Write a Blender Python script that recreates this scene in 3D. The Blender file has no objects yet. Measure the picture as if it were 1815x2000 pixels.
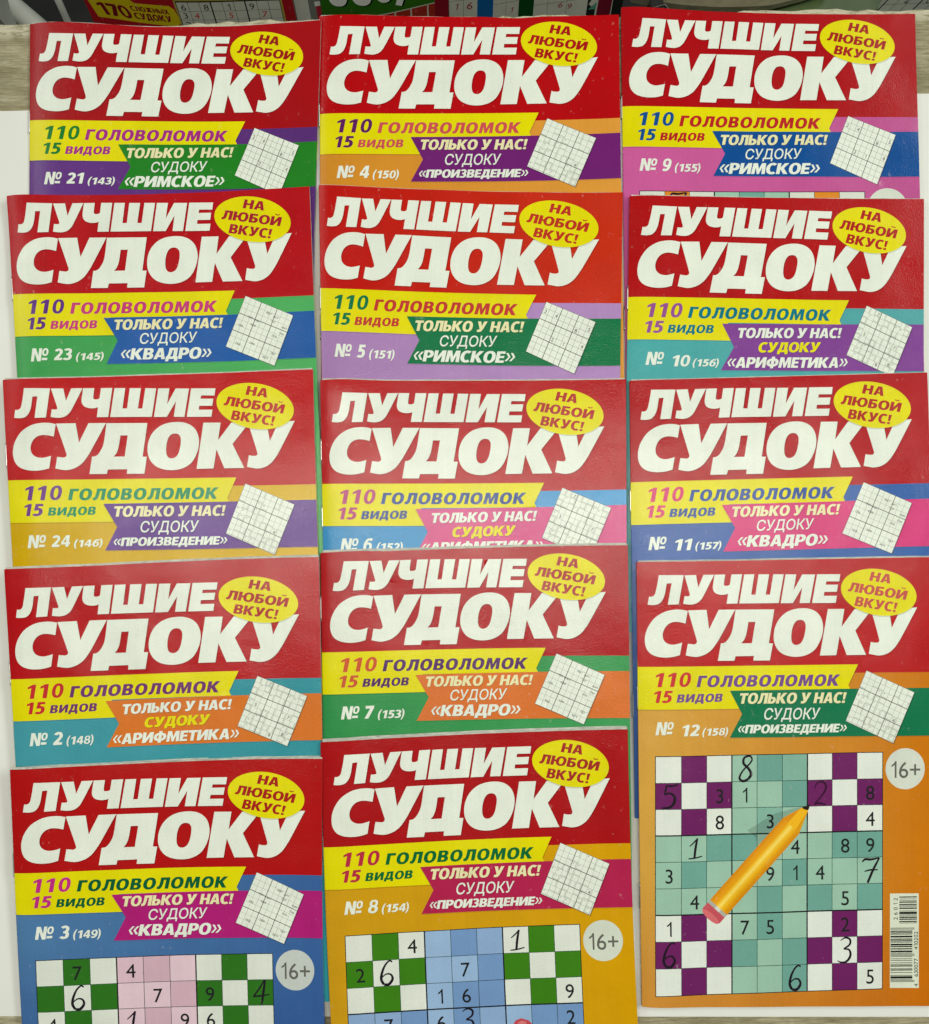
import bpy, math, random
import numpy as np
from mathutils import Vector, Matrix
from mathutils.geometry import delaunay_2d_cdt

random.seed(4)
SC = bpy.context.scene
COL = SC.collection

# ------------------------------------------------------------------ camera, light, exposure
MM = 0.001
cam_d = bpy.data.cameras.new('camera')
cam = bpy.data.objects.new('camera', cam_d)
COL.objects.link(cam)
cam.location = (0, 0, 0.49187)
cam.rotation_euler = (math.radians(2.132), 0, 0)
cam_d.sensor_fit = 'VERTICAL'
cam_d.sensor_height = 36.0
cam_d.lens = 36.0 * 2050 / 2000
cam_d.clip_start = 0.01
cam_d.clip_end = 50
SC.camera = cam

world = bpy.data.worlds.new('World')
SC.world = world
world.use_nodes = True
wb = world.node_tree.nodes['Background']
wb.inputs[0].default_value = (0.92, 1.0, 0.92, 1)
wb.inputs[1].default_value = 0.12


def lamp(name, loc, size, size_y, power, colour, target=(0, 0, 0), spread=180):
    l = bpy.data.lights.new(name, 'AREA')
    l.shape = 'RECTANGLE'
    l.size = size
    l.size_y = size_y
    l.energy = power
    l.color = colour
    l.spread = math.radians(spread)
    o = bpy.data.objects.new(name, l)
    COL.objects.link(o)
    o.location = loc
    o.rotation_euler = (Vector(target) - Vector(loc)).to_track_quat('-Z', 'Y').to_euler()
    return o


lamp('ceiling_tube_light', (0.0, 0.005, 1.45), 1.45, 0.09, 7.0, (1.0, 0.96, 0.88), (0.0, -0.02, 0), 130)
lamp('right_ceiling_light', (1.5, 0.70, 1.5), 1.2, 0.5, 13.5, (0.94, 1.0, 0.96), (0, 0, 0), 150)
lamp('left_ceiling_light', (-1.5, 0.70, 1.5), 1.2, 0.5, 4.6, (0.94, 1.0, 0.96), (0, 0, 0), 150)

SC.view_settings.view_transform = 'Standard'
SC.view_settings.look = 'None'
SC.view_settings.exposure = 0.05
SC.view_settings.gamma = 1.0
SC.view_settings.use_curve_mapping = False
SC.render.engine = 'CYCLES'
SC.cycles.use_denoising = True

# ------------------------------------------------------------------ helpers
ILLUM = 0.95


def s2l(c):
    c = c / 255.0
    return c / 12.92 if c <= 0.04045 else ((c + 0.055) / 1.055) ** 2.4


def S(r, g, b):
    return np.array([s2l(r), s2l(g), s2l(b)]) / ILLUM


def mesh_obj(name, verts, faces, mat, parent=None, smooth=False):
    me = bpy.data.meshes.new(name)
    me.from_pydata([tuple(v) for v in verts], [], [tuple(f) for f in faces])
    me.update()
    if smooth:
        me.polygons.foreach_set('use_smooth', [True] * len(me.polygons))
    me.materials.append(mat)
    o = bpy.data.objects.new(name, me)
    COL.objects.link(o)
    if parent:
        o.parent = parent
    return o


def tag(o, label=None, cat=None, group=None, kind=None):
    for k, v in (('label', label), ('category', cat), ('group', group), ('kind', kind)):
        if v:
            o[k] = v
    return o


def thing(name, loc, label, cat, group=None, rz=0.0):
    o = bpy.data.objects.new(name, None)
    COL.objects.link(o)
    o.location = loc
    o.rotation_euler = (0, 0, rz)
    o.empty_display_size = 0.02
    return tag(o, label, cat, group)


class Nodes:
    def __init__(self, name):
        self.m = bpy.data.materials.new(name)
        self.m.use_nodes = True
        self.t = self.m.node_tree
        self.b = self.t.nodes['Principled BSDF']

    def n(self, kind, **kw):
        x = self.t.nodes.new(kind)
        for k, v in kw.items():
            if k.startswith('i_'):
                x.inputs[k[2:].replace('_', ' ')].default_value = v
            else:
                setattr(x, k, v)
        return x

    def l(self, a, b):
        self.t.links.new(a, b)

    def mix(self, fac, a, b, blend='MIX'):
        x = self.t.nodes.new('ShaderNodeMix')
        x.data_type = 'RGBA'
        x.blend_type = blend
        for s, v in ((x.inputs[0], fac), (x.inputs[6], a), (x.inputs[7], b)):
            if hasattr(v, 'links') or isinstance(v, bpy.types.NodeSocket):
                self.l(v, s)
            else:
                s.default_value = v
        return x.outputs[2]

    def ramp(self, src, p0, p1, c0=(0, 0, 0, 1), c1=(1, 1, 1, 1)):
        r = self.n('ShaderNodeValToRGB')
        r.color_ramp.elements[0].position = p0
        r.color_ramp.elements[1].position = p1
        r.color_ramp.elements[0].color = c0
        r.color_ramp.elements[1].color = c1
        self.l(src, r.inputs[0])
        return r.outputs[0]

    def noise(self, scale, detail=3, coord=None, rough=0.5):
        x = self.n('ShaderNodeTexNoise')
        x.inputs['Scale'].default_value = scale
        x.inputs['Detail'].default_value = detail
        x.inputs['Roughness'].default_value = rough
        if coord is not None:
            self.l(coord, x.inputs['Vector'])
        return x.outputs['Fac']

    def scaled(self, v, sc):
        x = self.n('ShaderNodeMapping')
        x.inputs['Scale'].default_value = sc
        self.l(v, x.inputs['Vector'])
        return x.outputs[0]


def printed_paper():
    """Coated cover stock; the printed inks come from the mesh's own colour attribute."""
    q = Nodes('printed_paper')
    at = q.n('ShaderNodeAttribute', attribute_name='ink')
    tc = q.n('ShaderNodeTexCoord').outputs['Object']
    oi = q.n('ShaderNodeObjectInfo')
    off = q.n('ShaderNodeVectorMath', operation='ADD')
    q.l(tc, off.inputs[0])
    mul = q.n('ShaderNodeVectorMath', operation='SCALE')
    mul.inputs[0].default_value = (7.3, 3.1, 1.7)
    q.l(oi.outputs['Random'], mul.inputs['Scale'])
    q.l(mul.outputs[0], off.inputs[1])
    p = off.outputs[0]
    # uneven ink: broad mottling and faint press streaks along the sheet
    mott = q.ramp(q.noise(60, 4, p), 0.25, 0.8, (0.93, 0.93, 0.93, 1), (1.05, 1.05, 1.05, 1))
    c = q.mix(1.0, at.outputs['Color'], mott, 'MULTIPLY')
    streak = q.ramp(q.noise(1.0, 3, q.scaled(p, (500, 14, 1))), 0.3, 0.75, (0.975, 0.975, 0.975, 1), (1.02, 1.02, 1.02, 1))
    c = q.mix(1.0, c, streak, 'MULTIPLY')
    grain = q.ramp(q.noise(1500, 2, p), 0.3, 0.7, (0.96, 0.96, 0.96, 1), (1.03, 1.03, 1.03, 1))
    c = q.mix(1.0, c, grain, 'MULTIPLY')
    # rubbed specks where the ink has worn off
    wear = q.n('ShaderNodeAttribute', attribute_type='OBJECT', attribute_name='wear')
    spk = q.noise(1.0, 3, q.scaled(p, (420, 260, 1)), 0.65)
    reg = q.ramp(q.noise(9, 2, p), 0.42, 0.62)
    sp = q.ramp(spk, 0.66, 0.74)
    mm = q.n('ShaderNodeMath', operation='MULTIPLY')
    q.l(sp, mm.inputs[0])
    q.l(reg, mm.inputs[1])
    m2 = q.n('ShaderNodeMath', operation='MULTIPLY')
    q.l(mm.outputs[0], m2.inputs[0])
    q.l(wear.outputs['Fac'], m2.inputs[1])
    c = q.mix(m2.outputs[0], c, (0.62, 0.52, 0.46, 1))
    q.l(c, q.b.inputs['Base Color'])
    rr = q.ramp(q.noise(45, 3, p), 0.3, 0.75, (0.18, 0.18, 0.18, 1), (0.28, 0.28, 0.28, 1))
    q.l(rr, q.b.inputs['Roughness'])
    q.b.inputs['Specular IOR Level'].default_value = 0.25
    bm = q.n('ShaderNodeBump')
    bm.inputs['Strength'].default_value = 0.42
    bm.inputs['Distance'].default_value = 0.0002
    q.l(q.noise(1500, 2, p), bm.inputs['Height'])
    b2 = q.n('ShaderNodeBump')
    b2.inputs['Strength'].default_value = 0.25
    b2.inputs['Distance'].default_value = 0.0012
    q.l(q.noise(55, 2, p), b2.inputs['Height'])
    q.l(bm.outputs[0], b2.inputs['Normal'])
    q.l(b2.outputs[0], q.b.inputs['Normal'])
    return q.m


def newsprint():
    q = Nodes('newsprint')
    tc = q.n('ShaderNodeTexCoord').outputs['Object']
    c = q.ramp(q.noise(1.0, 4, q.scaled(tc, (300, 300, 6000))), 0.3, 0.75, (0.36, 0.36, 0.31, 1), (0.66, 0.67, 0.58, 1))
    q.l(c, q.b.inputs['Base Color'])
    q.b.inputs['Roughness'].default_value = 0.9
    return q.m


def plain(name, col, rough=0.5, metal=0.0, var=0.08, scale=80):
    q = Nodes(name)
    tc = q.n('ShaderNodeTexCoord').outputs['Object']
    a = tuple(x * (1 - var) for x in col) + (1,)
    b = tuple(min(1, x * (1 + var)) for x in col) + (1,)
    q.l(q.ramp(q.noise(scale, 4, tc), 0.3, 0.7, a, b), q.b.inputs['Base Color'])
    q.b.inputs['Roughness'].default_value = rough
    q.b.inputs['Metallic'].default_value = metal
    return q.m


def weathered_wood():
    q = Nodes('weathered_wood')
    tc = q.n('ShaderNodeTexCoord').outputs['Object']
    base = q.ramp(q.noise(1.0, 6, q.scaled(tc, (22, 120, 60)), 0.62), 0.28, 0.72, (0.32, 0.28, 0.16, 1), (0.60, 0.56, 0.40, 1))
    fib = q.ramp(q.noise(1.0, 5, q.scaled(tc, (110, 1300, 500)), 0.75), 0.35, 0.7, (0.55, 0.52, 0.42, 1), (1.16, 1.15, 1.08, 1))
    c = q.mix(1.0, base, fib, 'MULTIPLY')
    green = q.ramp(q.noise(1.0, 4, q.scaled(tc, (30, 55, 30)), 0.6), 0.55, 0.72)
    g2 = q.mix(0.5, (0, 0, 0, 1), green)
    c = q.mix(g2, c, (0.15, 0.15, 0.06, 1))
    pale = q.ramp(q.noise(1.0, 5, q.scaled(tc, (45, 160, 80)), 0.7), 0.56, 0.68)
    p2 = q.mix(0.55, (0, 0, 0, 1), pale)
    c = q.mix(p2, c, (0.62, 0.58, 0.42, 1))
    dark = q.ramp(q.noise(1.0, 6, q.scaled(tc, (160, 500, 300)), 0.75), 0.64, 0.74)
    d2 = q.mix(0.8, (0, 0, 0, 1), dark)
    c = q.mix(d2, c, (0.07, 0.06, 0.03, 1))
    # the back edge is rubbed down to pale bare wood
    sx = q.n('ShaderNodeSeparateXYZ')
    q.l(tc, sx.inputs[0])
    ma = q.n('ShaderNodeMath', operation='MULTIPLY_ADD')
    q.l(sx.outputs[0], ma.inputs[0])
    ma.inputs[1].default_value = -0.0205
    q.l(sx.outputs[1], ma.inputs[2])
    mr = q.n('ShaderNodeMapRange')
    mr.inputs['From Min'].default_value = 0.2475
    mr.inputs['From Max'].default_value = 0.2515
    q.l(ma.outputs[0], mr.inputs['Value'])
    en = q.ramp(q.noise(1.0, 5, q.scaled(tc, (120, 400, 200)), 0.7), 0.40, 0.52)
    em = q.n('ShaderNodeMath', operation='MULTIPLY')
    q.l(mr.outputs[0], em.inputs[0])
    q.l(en, em.inputs[1])
    c = q.mix(em.outputs[0], c, (0.66, 0.61, 0.44, 1))
    q.l(c, q.b.inputs['Base Color'])
    q.b.inputs['Roughness'].default_value = 0.85
    bm = q.n('ShaderNodeBump')
    bm.inputs['Strength'].default_value = 1.0
    bm.inputs['Distance'].default_value = 0.0015
    q.l(q.noise(1.0, 6, q.scaled(tc, (80, 700, 300)), 0.7), bm.inputs['Height'])
    q.l(bm.outputs[0], q.b.inputs['Normal'])
    return q.m


def white_sheet():
    q = Nodes('white_paper')
    tc = q.n('ShaderNodeTexCoord').outputs['Object']
    q.l(q.ramp(q.noise(14, 3, tc), 0.3, 0.75, (0.70, 0.71, 0.64, 1), (0.78, 0.79, 0.73, 1)), q.b.inputs['Base Color'])
    q.b.inputs['Roughness'].default_value = 0.7
    bm = q.n('ShaderNodeBump')
    bm.inputs['Strength'].default_value = 0.2
    bm.inputs['Distance'].default_value = 0.002
    q.l(q.noise(18, 2, tc), bm.inputs['Height'])
    q.l(bm.outputs[0], q.b.inputs['Normal'])
    return q.m


PRINT = printed_paper()
NEWS = newsprint()
STEEL = plain('staple_steel', (0.55, 0.54, 0.50), 0.3, 1.0, 0.1, 3000)
WOOD = weathered_wood()
SHEET = white_sheet()
TUBE = plain('painted_tube', (0.50, 0.52, 0.46), 0.45, 0.0, 0.12, 60)
PANEL = plain('grey_board', (0.36, 0.37, 0.32), 0.6, 0.0, 0.1, 30)
DARK = plain('dark_floor', (0.012, 0.012, 0.011), 0.8, 0.0, 0.3, 20)
CLIPM = plain('black_clip', (0.02, 0.02, 0.02), 0.3, 0.0, 0.2, 300)

# ------------------------------------------------------------------ lettering
# a piece is (outer loop, [hole loops]); a glyph is (pieces, advance width); cap height = 1


def R(x0, y0, x1, y1):
    return ([(x0, y0), (x1, y0), (x1, y1), (x0, y1)], [])


def P(*pts, holes=()):
    return (list(pts), [list(h) for h in holes])


def ell(cx, cy, rx, ry, n=20, e=2.25, a0=0.0, a1=360.0, close=True):
    out = []
    m = n if close else n + 1
    for i in range(m):
        a = math.radians(a0 + (a1 - a0) * i / n)
        c, s = math.cos(a), math.sin(a)
        out.append((cx + rx * math.copysign(abs(c) ** (2 / e), c), cy + ry * math.copysign(abs(s) ** (2 / e), s)))
    return out


def ring(cx, cy, rx, ry, tx, ty):
    return (ell(cx, cy, rx, ry), [ell(cx, cy, rx - tx, ry - ty, 14)])


def arc(cx, cy, rx, ry, tx, ty, a0, a1, n=16):
    return (ell(cx, cy, rx, ry, n, 2.2, a0, a1, False) + ell(cx, cy, rx - tx, ry - ty, n, 2.2, a0, a1, False)[::-1], [])


def dee(x0, y0, x1, y1, r=None):
    h = (y1 - y0) / 2
    r = min(r or h, h, x1 - x0)
    pts = [(x0, y0)]
    for i in range(6):
        a = -math.pi / 2 + math.pi / 2 * i / 5
        pts.append((x1 - r + r * math.cos(a), y0 + r + r * math.sin(a)))
    for i in range(6):
        a = math.pi / 2 * i / 5
        pts.append((x1 - r + r * math.cos(a), y1 - r + r * math.sin(a)))
    pts.append((x0, y1))
    return pts


G = {}
s_ = 0.285
G['А'] = ([P((0, 0), (.28, 1), (.62, 1), (.90, 0), (.615, 0), (.565, .19), (.33, .19), (.28, 0), holes=[[(.375, .37), (.445, .72), (.52, .37)]])], .90)
G['Б'] = ([R(0, 0, s_, 1), R(0, .79, .68, 1), (dee(s_, 0, .77, .63), [dee(s_, .19, .48, .44)])], .77)
G['В'] = ([R(0, 0, s_, 1), (dee(s_, 0, .80, .55), [dee(s_, .18, .51, .39)]), (dee(s_, .47, .76, 1), [dee(s_, .61, .48, .82)])], .80)
G['Г'] = ([R(0, 0, s_, 1), R(s_, .78, .66, 1)], .64)
G['Д'] = ([P((.17, 1), (.84, 1), (.84, .23), (.94, .23), (.94, -.2), (.68, -.2), (.68, 0), (.25, 0), (.25, -.2), (0, -.2), (0, .23), (.05, .23), (.12, .36), (.16, .62),
            holes=[[(.43, .78), (.55, .78), (.55, .23), (.31, .23), (.38, .38), (.42, .58)]])], .93)
G['Е'] = ([R(0, 0, s_, 1), R(s_, 0, .66, .2), R(s_, .41, .62, .6), R(s_, .79, .66, 1)], .66)
G['З'] = ([arc(.30, .735, .36, .29, .25, .19, -75, 150), arc(.30, .285, .40, .31, .27, .19, -150, 80), R(.22, .42, .46, .59)], .71)
G['И'] = ([P((0, 0), (0, 1), (s_, 1), (s_, .43), (.60, 1), (.91, 1), (.91, 0), (.63, 0), (.63, .57), (.31, 0))], .91)
G['Й'] = ([G['И'][0][0], arc(.46, 1.33, .22, .2, .12, .10, 195, 345, 10)], .91)
G['К'] = ([R(0, 0, s_, 1), P((.22, .52), (.56, 1), (.90, 1), (.55, .54), (.92, 0), (.585, 0), (.24, .50))], .92)
G['Л'] = ([P((.17, 1), (.87, 1), (.87, 0), (.585, 0), (.585, .78), (.43, .78), (.42, .5), (.39, .26), (.33, .09), (.24, .0), (.12, -.02), (0, 0), (0, .22), (.07, .21), (.12, .26), (.15, .4), (.165, .65))], .87)
G['М'] = ([P((0, 0), (.05, 1), (.39, 1), (.55, .45), (.71, 1), (1.05, 1), (1.10, 0), (.83, 0), (.80, .60), (.63, 0), (.47, 0), (.29, .60), (.27, 0))], 1.10)
G['Н'] = ([R(0, 0, s_, 1), R(.57, 0, .57 + s_, 1), R(s_, .40, .57, .60)], .86)
G['О'] = ([ring(.46, .5, .47, .53, .285, .2)], .92)
G['П'] = ([R(0, 0, s_, 1), R(.55, 0, .55 + s_, 1), R(s_, .78, .55, 1)], .84)
G['Р'] = ([R(0, 0, s_, 1), (dee(s_, .33, .79, 1), [dee(s_, .52, .50, .81)])], .78)
G['С'] = ([arc(.47, .5, .48, .53, .29, .21, 52, 308, 22)], .78)
G['Т'] = ([R(0, .78, .78, 1), R(.245, 0, .245 + s_, .78)], .76)
G['У'] = ([P((0, 1), (.30, 1), (.445, .54), (.58, 1), (.90, 1), (.60, .24), (.52, .09), (.40, .0), (.24, -.02), (.07, 0), (.07, .21), (.17, .20), (.25, .22), (.285, .30))], .88)
G['Ф'] = ([ring(.55, .5, .55, .40, .28, .2), R(.41, -.06, .69, 1.06)], 1.10)
G['Х'] = ([P((0, 0), (.30, .51), (.02, 1), (.34, 1), (.46, .72), (.58, 1), (.89, 1), (.61, .51), (.91, 0), (.58, 0), (.45, .30), (.32, 0))], .91)
G['Ж'] = ([R(.45, 0, .73, 1), P((.5, .52), (.84, 1), (1.16, 1), (.82, .53), (1.18, 0), (.86, 0), (.5, .5)), P((.68, .52), (.34, 1), (.02, 1), (.36, .53), (0, 0), (.32, 0), (.68, .5))], 1.18)
G['Ы'] = ([R(0, 0, s_, 1), (dee(s_, 0, .72, .63), [dee(s_, .19, .46, .44)]), R(.78, 0, .78 + s_, 1)], 1.06)
G['Ч'] = ([P((0, 1), (s_, 1), (s_, .62), (.34, .55), (.5, .55), (.56, .57), (.56, 1), (.84, 1), (.84, 0), (.56, 0), (.56, .36), (.42, .33), (.25, .33), (.1, .4), (.02, .5), (0, .62))], .84)
G['Ь'] = ([R(0, 0, s_, 1), (dee(s_, 0, .76, .63), [dee(s_, .19, .48, .44)])], .76)
G['Ю'] = ([R(0, 0, s_, 1), R(s_, .4, .47, .6), ring(.85, .5, .45, .53, .27, .2)], 1.30)
G['0'] = ([ring(.36, .5, .37, .52, .23, .17)], .72)
G['1'] = ([P((.02, .68), (.02, .84), (.32, 1), (.54, 1), (.54, 0), (.26, 0), (.26, .76))], .60)
G['2'] = ([arc(.32, .69, .35, .33, .26, .19, -25, 160), P((.02, 0), (.02, .18), (.40, .60), (.655, .60), (.40, .2), (.69, .2), (.69, 0))], .69)
G['3'] = ([arc(.29, .735, .37, .29, .26, .18, -75, 150), arc(.29, .285, .41, .31, .28, .18, -150, 80), R(.20, .42, .46, .59)], .70)
G['4'] = ([P((.40, 0), (.40, .2), (0, .2), (0, .4), (.36, 1), (.67, 1), (.67, .39), (.77, .39), (.77, .2), (.67, .2), (.67, 0), holes=[[(.2, .39), (.41, .39), (.41, .76)]])], .77)
G['5'] = ([R(.08, .8, .66, 1), P((.08, .8), (.05, .45), (.30, .45), (.34, .8)), arc(.28, .33, .42, .35, .28, .19, -140, 120)], .70)
G['6'] = ([ring(.37, .33, .37, .35, .23, .16), arc(.47, .38, .47, .64, .25, .19, 58, 188, 20)], .74)
G['9'] = ([([(.73 - x, 1 - y) for x, y in o], [[(.73 - x, 1 - y) for x, y in h] for h in hs]) for o, hs in G['6'][0]], .73)
G['7'] = ([P((0, 1), (.68, 1), (.68, .82), (.37, 0), (.06, 0), (.38, .78), (0, .78))], .66)
G['8'] = ([ring(.36, .745, .32, .275, .19, .14), ring(.36, .285, .37, .305, .23, .15)], .73)
G['('] = ([P((.30, 1.14), (.12, .85), (.05, .45), (.10, .10), (.26, -.24), (.38, -.24), (.28, .10), (.25, .45), (.31, .85), (.44, 1.14))], .44)
G[')'] = ([P((.02, 1.14), (.20, .85), (.27, .45), (.22, .10), (.06, -.24), (-.06, -.24), (.04, .10), (.07, .45), (.01, .85), (-.12, 1.14))], .34)
G['!'] = ([P((0, 1), (.30, 1), (.24, .33), (.06, .33)), R(.02, 0, .28, .22)], .30)
G['«'] = ([P((.30, .86), (.05, .5), (.30, .14), (.12, .14), (-.10, .5), (.12, .86)), P((.66, .86), (.42, .5), (.66, .14), (.48, .14), (.25, .5), (.48, .86))], .64)
G['»'] = ([P((0, .86), (.25, .5), (0, .14), (.18, .14), (.40, .5), (.18, .86)), P((.36, .86), (.60, .5), (.36, .14), (.54, .14), (.77, .5), (.54, .86))], .70)
G['№'] = ([P((0, 0), (0, 1), (.30, 1), (.56, .42), (.56, 1), (.80, 1), (.80, 0), (.53, 0), (.25, .60), (.25, 0)), ring(1.08, .70, .25, .30, .15, .13), R(.86, .08, 1.30, .26)], 1.33)


def layout(text, gap=0.075, space=0.34, shear=0.2):
    x = 0.0
    out = []
    for ch in text:
        if ch == ' ':
            x += space
            continue
        pcs, w = G[ch]
        for o, hs in pcs:
            f = lambda L: [(x + px + shear * py, py) for px, py in L]
            out.append((f(o), [f(h) for h in hs]))
        x += w + gap
    return out


def fit(pieces, bl, br, tl, flip=1):
    """put cap-height-1 pieces on the line bl-br with the top of the capitals at tl (cover millimetres, v down)"""
    xs = [p[0] for o, _ in pieces for p in o]
    x0, x1 = min(xs), max(xs)
    bl, br, tl = np.array(bl), np.array(br), np.array(tl)
    ax = (br - bl) / (x1 - x0)
    d = (br - bl) / np.linalg.norm(br - bl)
    nrm = np.array([d[1], -d[0]])
    h = float((tl - bl) @ nrm)
    f = lambda L: [tuple(bl + ax * (px - x0) + nrm * h * py) for px, py in L]
    return [(f(o), [f(q) for q in hs]) for o, hs in pieces]


def words(text, box, gap=0.075, space=0.34, shear=0.2):
    return fit(layout(text, gap, space, shear), *box)


_thin = {}


def thin(text, weight=.011):
    """outlines of Blender's own font, as one even-odd piece with cap height 1"""
    key = (text, weight)
    if key not in _thin:
        cu = bpy.data.curves.new('lettering', 'FONT')
        cu.body = text
        cu.resolution_u = 4
        cu.offset = weight
        o = bpy.data.objects.new('lettering', cu)
        COL.objects.link(o)
        dg = bpy.context.evaluated_depsgraph_get()
        dg.update()
        me = o.evaluated_get(dg).to_mesh()
        cnt = {}
        for p in me.polygons:
            vs = list(p.vertices)
            for a, b in zip(vs, vs[1:] + vs[:1]):
                cnt.setdefault((min(a, b), max(a, b)), []).append((a, b))
        nxt = {}
        for k, v in cnt.items():
            if len(v) == 1:
                nxt.setdefault(v[0][0], []).append(v[0][1])
        co = [(v.co.x, v.co.y) for v in me.vertices]
        loops = []
        while nxt:
            a = next(iter(nxt))
            lp = []
            while a in nxt:
                b = nxt[a].pop()
                if not nxt[a]:
                    del nxt[a]
                lp.append(co[a])
                a = b
            if len(lp) > 2:
                loops.append(lp)
        bpy.data.objects.remove(o)
        bpy.data.curves.remove(cu)
        _thin[key] = loops
    return _thin[key]


CAP = None


def thin_fit(text, bl, br, tl, shear=0.0):
    global CAP
    if CAP is None:
        CAP = max(p[1] for L in thin('Н') for p in L)
    loops = [[(x / CAP + shear * y / CAP, y / CAP) for x, y in L] for L in thin(text)]
    # one piece: the first loop is the outer one and the others toggle it (even-odd)
    xs = [p[0] for L in loops for p in L]
    frame = [(min(xs), 0), (max(xs), 0)]
    got = fit([(frame, loops)], bl, br, tl)[0][1]
    return [(got[0], got[1:])]


ONE = [(.335, 0), (.335, .79), (.25, .71), (.13, .64), (.13, .75), (.28, .86), (.37, 1), (.45, 1), (.45, 0)]


def digit(text, cx, cy, h, shear=0.0):
    """upright thin text centred on cx, cy; v runs down"""
    global CAP
    if CAP is None:
        CAP = max(p[1] for L in thin('Н', .004) for p in L)
    pcs, x = [], 0.0
    for ch in text:
        if ch == ' ':
            x += .42
            continue
        loops = [ONE] if ch == '1' else [[(a / CAP, b / CAP) for a, b in L] for L in thin(ch, .004)]
        x0 = .05 if ch == '1' else min(p[0] for L in loops for p in L)
        x1 = .50 if ch == '1' else max(p[0] for L in loops for p in L)
        pcs.append([[(a - x0 + x, b) for a, b in L] for L in loops])
        x += x1 - x0 + .10
    w = x - .10
    out = []
    for loops in pcs:
        f = [[(cx + (a - w / 2) * h + shear * (b * h - h / 2), cy - (b * h - h / 2)) for a, b in L] for L in loops]
        out.append((f[0], f[1:]))
    return out


# brush-written digits: strokes (points, widths) in a 1 x 1 cell, y up
BR = {
    '1': [[(.22, .58, .03), (.40, .70, .05), (.62, .88, .05)], [(.62, .90, .07), (.52, .5, .09), (.46, .12, .08)], [(.16, .10, .04), (.5, .13, .05), (.86, .20, .04)]],
    '2': [[(.16, .66, .03), (.30, .88, .06), (.60, .95, .08), (.82, .82, .09), (.78, .60, .08), (.50, .32, .07), (.14, .06, .05)], [(.14, .06, .07), (.45, .10, .09), (.82, .04, .05)]],
    '3': [[(.24, .86, .03), (.48, .97, .06), (.72, .90, .08), (.70, .70, .07), (.40, .54, .05)], [(.40, .54, .05), (.68, .50, .07), (.74, .28, .09), (.55, .06, .08), (.28, .02, .06), (.08, .08, .03)]],
    '4': [[(.66, .98, .05), (.40, .66, .06), (.10, .34, .06)], [(.08, .34, .06), (.5, .37, .06), (.90, .42, .04)], [(.70, 1.0, .07), (.60, .5, .09), (.50, .02, .07)]],
    '5': [[(.92, .96, .06), (.62, .90, .07), (.36, .92, .06)], [(.36, .92, .07), (.30, .72, .07), (.26, .56, .06)], [(.26, .56, .05), (.50, .62, .07), (.74, .48, .10), (.70, .22, .11), (.46, .06, .09), (.12, .04, .06)]],
    '6': [[(.76, .93, .06), (.62, .98, .06), (.40, .80, .07), (.24, .50, .09), (.20, .24, .10), (.32, .05, .09)], [(.32, .05, .09), (.56, .06, .10), (.74, .26, .09), (.66, .44, .07), (.44, .46, .05), (.24, .34, .04)]],
    '7': [[(.06, .82, .04), (.22, .93, .08), (.50, .92, .08), (.94, .98, .05)], [(.94, .98, .06), (.62, .52, .09), (.34, .02, .09)], [(.18, .46, .04), (.50, .52, .06), (.86, .52, .04)]],
    '8': [[(.80, .84, .05), (.70, .98, .06), (.46, .92, .07), (.42, .70, .08), (.62, .50, .08), (.74, .28, .09), (.62, .08, .08)], [(.62, .08, .08), (.40, .0, .08), (.24, .12, .07), (.38, .40, .05), (.66, .66, .05), (.80, .84, .05)]],
}


def brush(ch, cx, cy, w, h):
    out = []
    for st in BR[ch]:
        p = np.array(st)
        n = len(p)
        ext = np.vstack([2 * p[0] - p[1], p, 2 * p[-1] - p[-2]])
        smp = []
        for i in range(n - 1):
            a, b, c, d = ext[i:i + 4]
            for t in np.linspace(0, 1, 6)[:(6 if i == n - 2 else 5)]:
                smp.append(.5 * ((2 * b) + (-a + c) * t + (2 * a - 5 * b + 4 * c - d) * t * t + (-a + 3 * b - 3 * c + d) * t ** 3))
        smp = np.array(smp)
        xy = np.stack([cx + (smp[:, 0] - .5) * w, cy - (smp[:, 1] - .5) * h], 1)
        tg = np.gradient(xy, axis=0)
        tg /= np.linalg.norm(tg, axis=1)[:, None] + 1e-9
        nn = np.stack([-tg[:, 1], tg[:, 0]], 1) * (smp[:, 2:3] * w * .68)
        L, Rr = xy + nn, xy - nn
        for i in range(0, len(xy) - 1, 3):
            j = min(i + 3, len(xy) - 1)
            out.append(([tuple(q) for q in L[i:j + 1]] + [tuple(q) for q in Rr[i:j + 1][::-1]], []))
    return out


def shift(pieces, dx, dy):
    f = lambda L: [(x + dx, y + dy) for x, y in L]
    return [(f(o), [f(h) for h in hs]) for o, hs in pieces]


def line(a, b, w):
    a, b = np.array(a, float), np.array(b, float)
    d = (b - a) / (np.linalg.norm(b - a) + 1e-9)
    n = np.array([-d[1], d[0]]) * w / 2
    return ([tuple(a + n), tuple(b + n), tuple(b - n), tuple(a - n)], [])


# ------------------------------------------------------------------ printed sheets
def inside(px, py, loop):
    L = np.asarray(loop)
    x0, y0 = L[:, 0], L[:, 1]
    x1, y1 = np.roll(x0, -1), np.roll(y0, -1)
    c = np.zeros(len(px), bool)
    for a, b, c_, d in zip(x0, y0, x1, y1):
        if b == d:
            continue
        m = (b > py) != (d > py)
        c ^= m & (px < (c_ - a) * (py - b) / (d - b) + a)
    return c


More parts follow.
